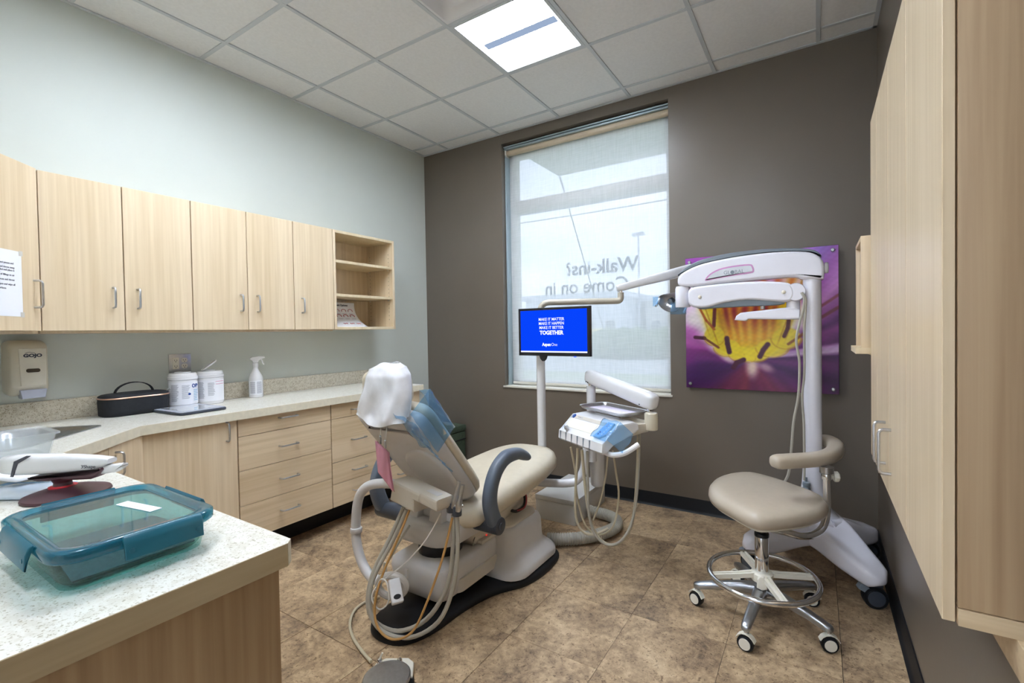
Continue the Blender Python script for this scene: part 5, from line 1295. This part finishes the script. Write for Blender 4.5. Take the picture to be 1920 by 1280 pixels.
MRN = (78, 22, 52)
seg([uv(505, 873), uv(600, 880)], .017, MRN); seg([uv(600, 880), uv(740, 965)], .011, (120, 62, 40), .9)
seg([uv(822, 880), uv(828, 930), uv(845, 1005)], .022, MRN); seg([uv(1200, 935), uv(1160, 985), uv(1130, 1045)], .022, MRN)
seg([uv(980, 1075), uv(915, 1100), uv(885, 1145)], .022, MRN)
seg([uv(705, 620), uv(700, 700), uv(695, 770)], .017, (110, 36, 36)); seg([uv(560, 620), uv(620, 720), uv(700, 800)], .011, (180, 80, 30), .8)
seg([uv(1385, 720), uv(1375, 790), uv(1345, 860)], .017, (90, 30, 30))
seg([uv(1790, 490), uv(1640, 600)], .012, (130, 60, 70), .8); seg([uv(1790, 600), uv(1640, 700)], .014, (120, 52, 62), .8)
seg([uv(1640, 720), uv(1480, 860), uv(1380, 930)], .012, (150, 80, 40), .8)
C_ = C_*(1+.05*noise(uu*4, vv2*4, 9, 8)[..., None])
C_ = np.clip(C_, 0, 255)/255
lin = np.where(C_ <= .04045, C_/12.92, ((C_+.055)/1.055)**2.4)
b = bmesh.new(); gv = [[b.verts.new((px0+.001+(px1-px0-.002)*i/NG, -.0322, pz1-.001-(pz1-pz0-.002)*j/NG)) for j in range(NG+1)] for i in range(NG+1)]
for i in range(NG):
    for j in range(NG): b.faces.new((gv[i][j], gv[i][j+1], gv[i+1][j+1], gv[i+1][j]))
m = MB(); m.b.free(); m.b = b
fo = m.build('flower_print', PRINT, po)
ca_ = fo.data.color_attributes.new('print', 'FLOAT_COLOR', 'POINT')
rgba = np.ones(((NG+1)**2, 4), np.float32); rgba[:, :3] = lin.reshape(-1, 3)
ca_.data.foreach_set('color', rgba.ravel())
for xx in (px0+.03, px1-.03):
    for zz in (pz0+.03, pz1-.03):
        MB().lathe([(.009, -.026), (.009, .0), (.011, .003), (.011, .008), (.008, .011), (.0005, .0115)], (xx, -.0322, zz), -Y, 16).build('standoff_bolt', STEEL, po)

# =================================================================== THINGS ON THE LEFT COUNTER
CT = .9105
# soap dispenser
sd_ = thing('soap_dispenser', 'cream wall soap dispenser beside the sink reading GOJO', 'soap dispenser', (0, -2.815, 1.04))
ya, yb = -2.885, -2.742; ymid = (ya+yb)/2; hw = (yb-ya)/2
def sdr(x, k, z0, z1, r): return [Vector((x, ymid+a*1.0, (z0+z1)/2+b)) for a, b in rrect(hw*k, (z1-z0)/2, r, 5)]
MB().loft([sdr(.001, 1, 1.055, 1.325, .03), sdr(.05, 1, 1.055, 1.325, .03), sdr(.085, .97, 1.065, 1.318, .03), sdr(.105, .9, 1.09, 1.30, .03), sdr(.112, .8, 1.10, 1.285, .03)]).build('body', CREAM, sd_, ang=60)
MB().prism([(-.042, 1.105), (.042, 1.105), (.048, 1.285), (-.048, 1.285)], (.112, ymid+.012, 0), Y, Z, X, -.004, .004, .003).build('front_recess', pm('dispenser_light', (226, 220, 204), .3), sd_)
m = MB(); m.prism(rrect(.024, .009, .008, 4), (.1165, ymid+.012, 1.178), Y, Z, X, -.001, .001); m.build('level_window', DBROWN, sd_)
m = MB(); m.text('GOJO', .021, (.1168, ymid+.012, 1.25), Y, Z, bold=.0012, sx=1.15); m.tube([(.117, ymid-.014, 1.262), (.117, ymid+.0, 1.267), (.117, ymid+.02, 1.262)], .001, 6)
m.build('lettering', INK, sd_, label='dark italic word GOJO')
MB().prism([(-.04, 0), (.04, 0), (.046, .042), (-.046, .042)], (.05, ymid+.012, 1.043), Y, Z, X, 0, .068, .004).build('push_bar', LILAC, sd_)
# outlet plate
ol = thing('outlet_plate', 'steel double outlet plate on the green wall above the wipes tub', 'outlet', (0, -2.15, 1.166))
MB().box(.0005, .006, -2.207, -2.09, 1.11, 1.224, .002).build('plate', STEEL, ol)
m = MB().prism(rrect(.017, .035, .003), (.006, -2.172, 1.167), Y, Z, X, 0, .0025).build('socket', IVORY, ol)
sl = MB()
for zz in (1.185, 1.149):
    for dy in (-.006, .006): sl.box(.0085, .0092, -2.172+dy-.001, -2.172+dy+.001, zz-.003, zz+.005)
    sl.cyl((.0085, -2.172, zz-.008), (.0092, -2.172, zz-.008), .0025, seg=8)
sl.build('slots', BLACK, m)
for zz in (1.185, 1.149):
    m = MB().prism(rrect(.0165, .0145, .0125), (.006, -2.126, zz), Y, Z, X, 0, .0025).build('socket', IVORY, ol)
    sl = MB()
    for dy in (-.006, .006): sl.box(.0085, .0092, -2.126+dy-.001, -2.126+dy+.001, zz-.002, zz+.006)
    sl.cyl((.0085, -2.126, zz-.008), (.0092, -2.126, zz-.008), .0025, seg=8)
    sl.build('slots', BLACK, m)
# black vanity bag
bg_ = thing('black_bag', 'small black quilted bag with a strap handle and rose gold zip on the counter', 'bag', (.11, -2.42, CT))
bpz = rrect(.085, .15, .07, 7)
BC = Vector((.12, -2.415, CT))
MB().pillow(bpz, BC, X, Y, Z, [(.008, .0), (.001, .004), (0, .03), (-.002, .07), (-.001, .092)]).build('body', FABRIC, bg_, ang=70)
MB().pillow(bpz, BC, X, Y, Z, [(-.004, .0925), (-.006, .096), (-.004, .0995)]).build('zip', COPPER, bg_)
MB().pillow(bpz, BC, X, Y, Z, [(-.001, .1), (.0, .106), (.012, .113), (.03, .116)], dome=.006).build('lid', FABRIC, bg_, ang=70)
rings = []
for k in range(15):
    a = PI*k/14; p = BC+Vector((0, -.085*math.cos(a), .112+.06*math.sin(a))); nn = Vector((0, -math.cos(a), math.sin(a)))
    rings.append([p+X*sx+nn*q for sx, q in ((-.014, -.002), (.014, -.002), (.014, .002), (-.014, .002))])
hnd = MB().loft(rings).build('handle', FABRIC, bg_)
MB().tube([BC+Vector((.03, .14, .112)), BC+Vector((.035, .15, .122)), BC+Vector((.04, .155, .115))], .0035, 6).build('zip_pull', STEEL, bg_)
# wipes tubs
def tub(label, cx, cy, lidopen, stripes, rot):
    t = thing('wipes_tub', label, 'tub', (cx, cy, CT))
    c = Vector((cx, cy, CT)); r = .073
    MB().lathe([(.0005, .0), (r*.9, 0), (r*.96, .004), (r*.97, .012), (r, .016), (r, .158), (r*.98, .162), (r*.0, .163)], c, Z, 36).build('body', WPLAST, t)
    ld = MB().lathe([(r*1.0, .163), (r*1.03, .165), (r*1.03, .18), (r*.98, .184), (r*.95, .197), (r*.88, .203), (.0005, .204)], c, Z, 36).build('lid', WPLAST, t)
    if lidopen:
        a = math.radians(20)
        d = Vector((.25, .97, 0)).normalized(); s = Vector((-d.y, d.x, 0)); base = c-d*.045+Z*.205
        upv = (d*.78+Z*.62).normalized()
        MB().prism(rrect(.035, .05, .02, 4), base+upv*.052, s, upv, s.cross(upv), -.004, .004, .002).build('flip_cap', WPLAST, ld)
        MB().cyl(c+Z*.204, c+Z*.209, .03, seg=20, bev=.001).build('dispenser_ring', WPLAST, ld)
    else:
        MB().cyl(c+Z*.203, c+Z*.21, .042, seg=24, bev=.002).build('flip_cap', WPLAST, ld)
    def panel(a0, a1, z0, z1, mat, name='label_print'):
        m = MB()
        m.grid(lambda u, v: c+Vector((math.cos(a0+(a1-a0)*u)*(r+.0007), math.sin(a0+(a1-a0)*u)*(r+.0007), z0+(z1-z0)*v)), 12, 1)
        m.build(name, mat, t, thick=.0004)
    cam_a = math.atan2(CAMP.y-cy, CAMP.x-cx)+rot
    panel(cam_a-1.25, cam_a+1.25, .02, .15, PAPER, 'paper_label')
    def lines(a0, a1, z0, z1, n, mat, h=.0022):
        m = MB(); rr = random.Random(int(cy*1000))
        for k in range(n):
            zz = z1-(z1-z0)*k/max(1, n-1); e = a1-(a1-a0)*rr.uniform(0, .3)
            m.grid(lambda u, v: c+Vector((math.cos(a0+(e-a0)*u)*(r+.0016), math.sin(a0+(e-a0)*u)*(r+.0016), zz+h*v)), 8, 1)
        m.build('small_print', mat, t, thick=.0003)
    lines(cam_a-.95, cam_a-.4, .04, .135, 18, INKG); lines(cam_a-.2, cam_a+.35, .055, .13, 12, INKG)
    if stripes == 'blue':
        lines(cam_a+.62, cam_a+1.1, .04, .1, 7, pm('ink_cyan', (110, 180, 220), .5), .003)
        m = MB(); a = cam_a+.72; rd = Vector((math.cos(a), math.sin(a), 0)); tn = Vector((-rd.y, rd.x, 0))
        m.text('OP', .030, c+rd*(r+.002)+Z*.126, tn, Z, bold=.001); m.build('lettering', INKB, t, label='blue letters OP, start of a word')
        m = MB(); a = cam_a+.3; rd = Vector((math.cos(a), math.sin(a), 0)); m.cyl(c+rd*(r+.001)+Z*.08, c+rd*(r+.0022)+Z*.08, .007); m.build('print_seal', INKB, t)
    else:
        m = MB()
        for zz in (.122, .138): m.grid(lambda u, v: c+Vector((math.cos(cam_a+.35+.8*u)*(r+.0016), math.sin(cam_a+.35+.8*u)*(r+.0016), zz+.002*v)), 8, 1)
        m.build('pink_lines', INKP, t, thick=.0003)
tub('white wipes tub with a blue print and its lid shut, under the outlet plate', .115, -2.18, False, 'blue', .12)
tub('white wipes tub with a pink lined print and its flip lid open', .105, -2.03, True, 'pink', .05)
# spray bottle
sb = thing('spray_bottle', 'white trigger spray bottle on the counter below the wall cabinets', 'spray bottle', (.1, -1.745, CT))
c = Vector((.095, -1.745, CT)); r = .043
MB().lathe([(.0005, 0), (r*.92, 0), (r, .006), (r, .125), (r*.97, .135), (r*.8, .155), (r*.5, .18), (r*.38, .195), (r*.36, .205), (.0005, .205)], c, Z, 28).build('bottle', WPLAST, sb, ang=50)
ca2 = math.atan2(CAMP.y-c.y, CAMP.x-c.x)
m = MB().grid(lambda u, v: c+Vector((math.cos(ca2-1+2*u)*(r+.0006), math.sin(ca2-1+2*u)*(r+.0006), .02+.095*v)), 12, 1); lb = m.build('paper_label', PAPER, sb, thick=.0003)
m = MB()
for k in range(16):
    zz = .03+k*.005
    for a0, a1 in ((-.85, -.1), (.12, .85)): m.grid(lambda u, v: c+Vector((math.cos(ca2+a0+(a1-a0)*u)*(r+.0012), math.sin(ca2+a0+(a1-a0)*u)*(r+.0012), zz+.0022*v)), 6, 1)
m.build('small_print', INKG, lb, thick=.0002)
MB().lathe([(.0165, .205), (.0175, .208), (.0175, .232), (.014, .236), (.0005, .236)], c, Z, 20).build('collar', WPLAST, sb)
sv = Vector((.25, .97, 0)).normalized()
thd = MB().prism([(-.036, .262), (-.02, .274), (.02, .28), (.056, .277), (.058, .264), (.038, .260), (.02, .25), (.014, .236), (-.014, .236), (-.02, .25)], c, sv, Z, Vector((-sv.y, sv.x, 0)), -.011, .011, .004).build('spray_head', WPLAST, sb, ang=50)
MB().tube([c+sv*.036+Z*.26, c+sv*.042+Z*.245, c+sv*.045+Z*.232, c+sv*.052+Z*.222], .005, 8).build('trigger', WPLAST, thd)
# tablet
tb_ = thing('tablet', 'thin grey framed tablet lying flat on the counter in front of the wipes tubs', 'tablet', (.33, -2.24, CT))
tc2 = Vector((.335, -2.235, CT+.002)); ta = math.radians(4); tu = Vector((math.cos(ta), math.sin(ta), 0)); tv = Vector((-tu.y, tu.x, 0))
MB().prism(rrect(.148, .118, .012), tc2, tu, tv, Z, 0, .012, .003).build('case', DGREY, tb_)
MB().prism(rrect(.144, .114, .01), tc2, tu, tv, Z, .0122, .015, .001).build('frame', LILAC, tb_)
MB().prism(rrect(.118, .09, .002), tc2, tu, tv, Z, .0152, .0158).build('screen', pm('dark_glass', (196, 202, 208), .06, coat=1), tb_)
# treatment sheet in the open shelf
ts = thing('treatment_sheet', 'curled white Treatment Options sheet standing in the lowest open shelf', 'paper', (.12, -1.1, UZ0+.02))
tz0 = UZ0+.0195
def tsf(u, v):   # v up
    return Vector((.19-.11*(1-(1-v)**3)+.0, -1.215+.285*u+.05*(1-v)**2.2, tz0+.2*v))
MB().grid(tsf, 10, 14).build('sheet', PAPER, ts, thick=.0006, ang=180)
def on_sheet(u, v, off=.0014):
    p = tsf(u, v); du_ = (tsf(min(u+.01, 1), v)-p); dv_ = (tsf(u, min(v+.01, 1))-p)
    nrm = du_.cross(dv_).normalized(); return p+nrm*off, du_.normalized(), dv_.normalized()
m = MB(); p, a, b2 = on_sheet(.48, .885); m.text('Treatment Options', .021, p, a, b2, bold=.0007); m.build('heading', INK, ts, label='dark blue heading Treatment Options')
m = MB(); p, a, b2 = on_sheet(.11, .885); m.prism(rrect(.012, .012, .005), p, a, b2, a.cross(b2), -.0004, .0006); m.build('blue_logo', INKB, ts)
for r_ in range(3):
    for c_ in range(3):
        m = MB(); p, a, b2 = on_sheet(.40+.215*c_, .66-.215*r_ if r_ < 2 else .14)
        pts = [p+a*(.02*math.cos(t_))+b2*(.014*math.sin(t_)) for t_ in [PI*(-.15+1.3*k/10) for k in range(11)]]
        if r_ == 2: pts = [p+a*(.018*(k/5-1))+b2*(.004*math.cos(k*.9)) for k in range(11)]
        m.tube(pts, .0022 if r_ == 0 else .003, 6, smooth=False); m.build('tooth_diagram', INKR, ts)
        if r_ < 2:
            m = MB(); p, a, b2 = on_sheet(.40+.215*c_, .545-.215*r_); m.prism(rrect(.019, .001, .0005, 1), p, a, b2, a.cross(b2), -.0003, .0005); m.build('caption_line', INKG, ts)
m = MB()
for v in (.74, .5, .26):
    p, a, b2 = on_sheet(.15, v); m.prism(rrect(.026, .001, .0005, 1), p, a, b2, a.cross(b2), -.0003, .0005)
m.build('caption_line', INKR, ts)
# taped notice on the corner cabinet door
nb = O_ = A+N45*.0235
nt_ = thing('taped_notice', 'white typed notice taped to the diagonal corner cabinet door', 'paper', tuple(nb+F45*.2+Z*1.6))
MB().prism([(.115, 1.428), (.335, 1.428), (.335, 1.708), (.115, 1.708)], nb, F45, Z, N45, 0, .0006).build('sheet', PAPER, nt_)
m = MB()
for zz, s in ((1.652, 'including hand pieces and'), (1.634, 'debris out and throw away'), (1.622, 'must be soiled and place it'), (1.602, 'air and pile of fillings to air'), (1.582, 'and handpieces and throw'), (1.562, 'then use wipes and wipe all'), (1.545, 'surfaces')):
    m.text(s, .0115, nb+F45*.215+Z*zz+N45*.0012, -F45, Z, align='CENTER', sx=1)
m.build('typed_lines', INK, nt_)
for zz in (1.70, 1.435): MB().prism([(.108, zz-.01), (.128, zz-.01), (.128, zz+.012), (.108, zz+.012)], nb+N45*.0008, F45, Z, N45, 0, .0004).build('tape', clear_mat('tape_clear', (252, 252, 252), .8, (225, 220, 212), rough=.4) if 'tape_clear' not in MATS else MATS['tape_clear'], nt_)
# green case behind the chair
gc = thing('green_case', 'dark green fabric case on the floor behind the dental chair', 'case', (.37, -.2, 0))
G0, G1 = .22, .515
MB().box(G0, G1, -.36, -.05, .004, .40, .012).build('case_body', GREENB, gc)
MB().box(G0-.006, G1+.006, -.366, -.044, .402, .46, .014).build('case_lid', GREENB, gc)
MB().box(G0-.004, G1+.004, -.364, -.046, .32, .332, .003).build('piping', BLACK, gc)

# =================================================================== THINGS ON THE NEAR COUNTER
# glass dish with teal lid
gd = thing('glass_dish', 'rectangular clear glass dish with a teal snap lid on the near counter', 'dish', (2.155, -3.125, CT))
GC = Vector((2.157, -3.112, CT))
def gr(w_, h_, r_, z): return [GC+Vector((a, b2, z)) for a, b2 in rrect(w_, h_, r_, 6)]
MB().loft([gr(.146, .098, .03, .0), gr(.153, .105, .035, .001), gr(.157, .108, .04, .012), gr(.162, .112, .042, .05), gr(.165, .113, .042, .056), gr(.165, .113, .042, .06), gr(.159, .109, .04, .06), gr(.153, .104, .038, .012), gr(.147, .099, .034, .006), gr(.138, .09, .03, .005)], cap=True).build('dish_bowl', GLASSC, gd, ang=60)
lid = thing('x', None, None) if False else None
ld = MB().loft([gr(.172, .120, .045, .052), gr(.176, .124, .048, .056), gr(.176, .124, .048, .070), gr(.170, .118, .045, .074), gr(.158, .106, .038, .074), gr(.152, .1, .034, .068), gr(.150, .098, .034, .068), gr(.150, .098, .034, .064), gr(.162, .11, .04, .064), gr(.166, .114, .042, .052)], closed_path=True).build('lid_rim', TEALRIM, gd, ang=60)
MB().loft([gr(.151, .099, .034, .0645), gr(.151, .099, .034, .0675)]).build('lid_panel', TEALC, gd)
def latch(cx, cy, ax, n, L):
    ax, n = Vector(ax), Vector(n); c = GC+Vector((cx, cy, 0))
    prof = [(-.004, .069), (.0, .0755), (.006, .072), (.0105, .06), (.0125, .036), (.009, .034), (.006, .05), (.002, .062)]
    lt = MB().prism(prof, c-ax*L/2, n, Z, ax, 0, L, .002).build('latch', TEALD, gd, ang=50)
    for s in (-1, 1): MB().cyl(c+ax*(s*L*.42)+n*.0102+Z*.05, c+ax*(s*L*.42)+n*.0125+Z*.05, .004, seg=12).build('latch_pin', TEALD, lt)
latch(.176, .025, (0, 1, 0), (1, 0, 0), .12); latch(-.176, 0, (0, 1, 0), (-1, 0, 0), .12)
latch(.0, -.124, (1, 0, 0), (0, -1, 0), .17); latch(.0, .124, (1, 0, 0), (0, 1, 0), .17)
# sticker on lid
stc = Vector((2.155, -3.066, CT+.0682)); sa_ = math.radians(10)
su, sv_ = Vector((math.cos(sa_), math.sin(sa_), 0)), Vector((-math.sin(sa_), math.cos(sa_), 0))
MB().prism(rrect(.058, .011, .001, 1), stc, su, sv_, Z, 0, .0008).build('sticker', PAPER, gd)
MB().prism(rrect(.030, .0035, .001, 1), stc+Z*.0008, su, sv_, Z, 0, .0004).build('faded_print', pm('faded_lilac_print', (222, 220, 232), .7), gd)
pm_ = thing('perforated_mat', 'folded grey perforated mat inside the glass dish', 'mat', tuple(GC+Z*.008))
def matf(u, v): return GC+Vector((.135-.20*u, -.09+.18*v, .009+.02*math.sin(PI*u)*.5+.010*u))
MB().grid(matf, 14, 14).build('mat_sheet', MAT_G, pm_, thick=.003, ang=60)
# scanner on its stand
sn = thing('scanner_stand', 'dark maroon scanner stand with a red ring on the near counter', 'stand', (1.64, -3.05, CT))
sc_ = Vector((1.642, -3.052, CT))
MB().lathe([(.0005, 0), (.088, 0), (.09, .003), (.088, .008), (.06, .017), (.03, .024), (.0005, .026)], sc_, Z, 36).build('base_disc', MAROON, sn, ang=50)
su2 = (CR-Z*CR.z).normalized(); sn2 = Vector((-su2.y, su2.x, 0))
q = sc_-su2*.012
MB().lathe([(.028, .021), (.029, .026), (.02, .028), (.0005, .028)], q, Z, 24).build('red_ring', RED, sn)
MB().lathe([(.022, .024), (.019, .03), (.0185, .036), (.024, .046), (.026, .05), (.0005, .05)], q, Z, 24).build('neck', MAROON, sn)
MB().prism([(-.075, .062), (-.07, .068), (.09, .078), (.118, .09), (.122, .085), (.108, .068), (.09, .06), (-.05, .056)], q-Z*.014, su2, Z, sn2, -.02, .02, .005).build('cradle', MAROON, sn, ang=50)
sc = thing('handheld_scanner', 'white handheld mouth scanner resting on the maroon stand', 'scanner', tuple(q+Z*.09))
rings = []
for f, zc, hw_, hh in ((-.155, .098, .012, .016), (-.15, .098, .018, .023), (-.11, .098, .022, .027), (-.05, .099, .022, .026), (.03, .1, .02, .023), (.09, .1, .018, .019), (.118, .103, .016, .012), (.135, .106, .014, .006)):
    rings.append([q+su2*f+sn2*a+Z*(zc-.014+b2) for a, b2 in rrect(hw_, hh, min(hw_, hh)*.7, 4)])
MB().loft(rings).build('body', WPLAST, sc, ang=60)
MB().prism([(-.115, .072), (-.108, .071), (-.094, .106), (-.06, .1255), (-.07, .127), (-.104, .112)], q-Z*.014, su2, Z, sn2, -.0235, -.0205, .0008).build('dark_band', INK, sc)
rings = [[q+su2*f+sn2*a+Z*(zc-.014+b2) for a, b2 in rrect(.011, hh, .007, 3)] for f, zc, hh in ((.08, .078, .01), (.12, .082, .011), (.15, .086, .011), (.168, .092, .006))]
MB().loft(rings).build('tip', WPLAST, sc, ang=60)
m = MB(); m.text('3Shape', .0125, q+su2*.088+Z*.08-sn2*.0195, su2, Z, sx=1.1); m.build('lettering', INK, sc, label='small grey word 3Shape')
# sterile pouches behind
sp_ = thing('sterile_pouch', 'white and blue sterile pouch lying on the near counter left of the scanner', 'pouch', (1.45, -3.1, CT))
def poly_pouch(O, u_, v_, w_, h_, ph):
    return lambda a, b2: Vector(O)+u_*(w_*(a-.5))+v_*(h_*(b2-.5))+Z*(.014*(math.sin(PI*a)*math.sin(PI*b2))**.5*(1+.25*math.sin(9*a+ph)*math.cos(7*b2)))
pu = Vector((.85, .53, 0)); pv = Vector((-.53, .85, 0))
O1 = Vector((1.50, -3.11, CT+.004))
def closed_pouch(name, f, mat, t):
    b = bmesh.new(); n_ = 12
    top_ = [[b.verts.new(f(i/n_, j/n_)) for j in range(n_+1)] for i in range(n_+1)]
    for i in range(n_):
        for j in range(n_): b.faces.new((top_[i][j], top_[i+1][j], top_[i+1][j+1], top_[i][j+1]))
    mm = MB(); mm.merge(b); return mm.build(name, mat, t, thick=.002, ang=120)
closed_pouch('pouch_film', poly_pouch(O1, pu, pv, .20, .13, 1), POUCH, sp_)
MB().prism(rrect(.10, .012, .002, 1), O1+pv*.045+Z*.006, pu, pv, Z, 0, .001).build('blue_seal', pm('seal_blue', (150, 196, 232), .5), sp_)
sp2 = thing('sterile_pouch', 'upper white sterile pouch heaped behind the first beside the clear bin', 'pouch', (1.25, -3.0, CT))
closed_pouch('pouch_film', poly_pouch(Vector((1.30, -3.02, CT+.018)), Vector((.7, .7, 0)), Vector((-.7, .7, 0)), .2, .12, 4), POUCH, sp2)
sp3 = thing('sterile_pouch', 'white wrapped pack lying under the tail of the scanner', 'pouch', (1.42, -3.16, CT))
closed_pouch('pouch_film', poly_pouch(Vector((1.40, -3.09, CT+.035)), Vector((.95, .3, 0)), Vector((-.3, .95, 0)), .2, .13, 2), PAPER, sp3)
# clear bin
cb = thing('clear_bin', 'frosted clear plastic bin on the counter beside the sink', 'bin', (.83, -3.12, CT))
def br_(w_, h_, z, r_=.015): return [Vector((.925+a, -3.115+b2, CT+z)) for a, b2 in rrect(w_, h_, r_, 4)]
MB().loft([br_(.085, .165, 0), br_(.09, .17, .002), br_(.103, .185, .078), br_(.112, .194, .08), br_(.112, .194, .086), br_(.108, .19, .086), br_(.102, .184, .082), br_(.1, .182, .078), br_(.087, .167, .004), br_(.08, .16, .003)]).build('bin_body', BINC, cb, ang=50)
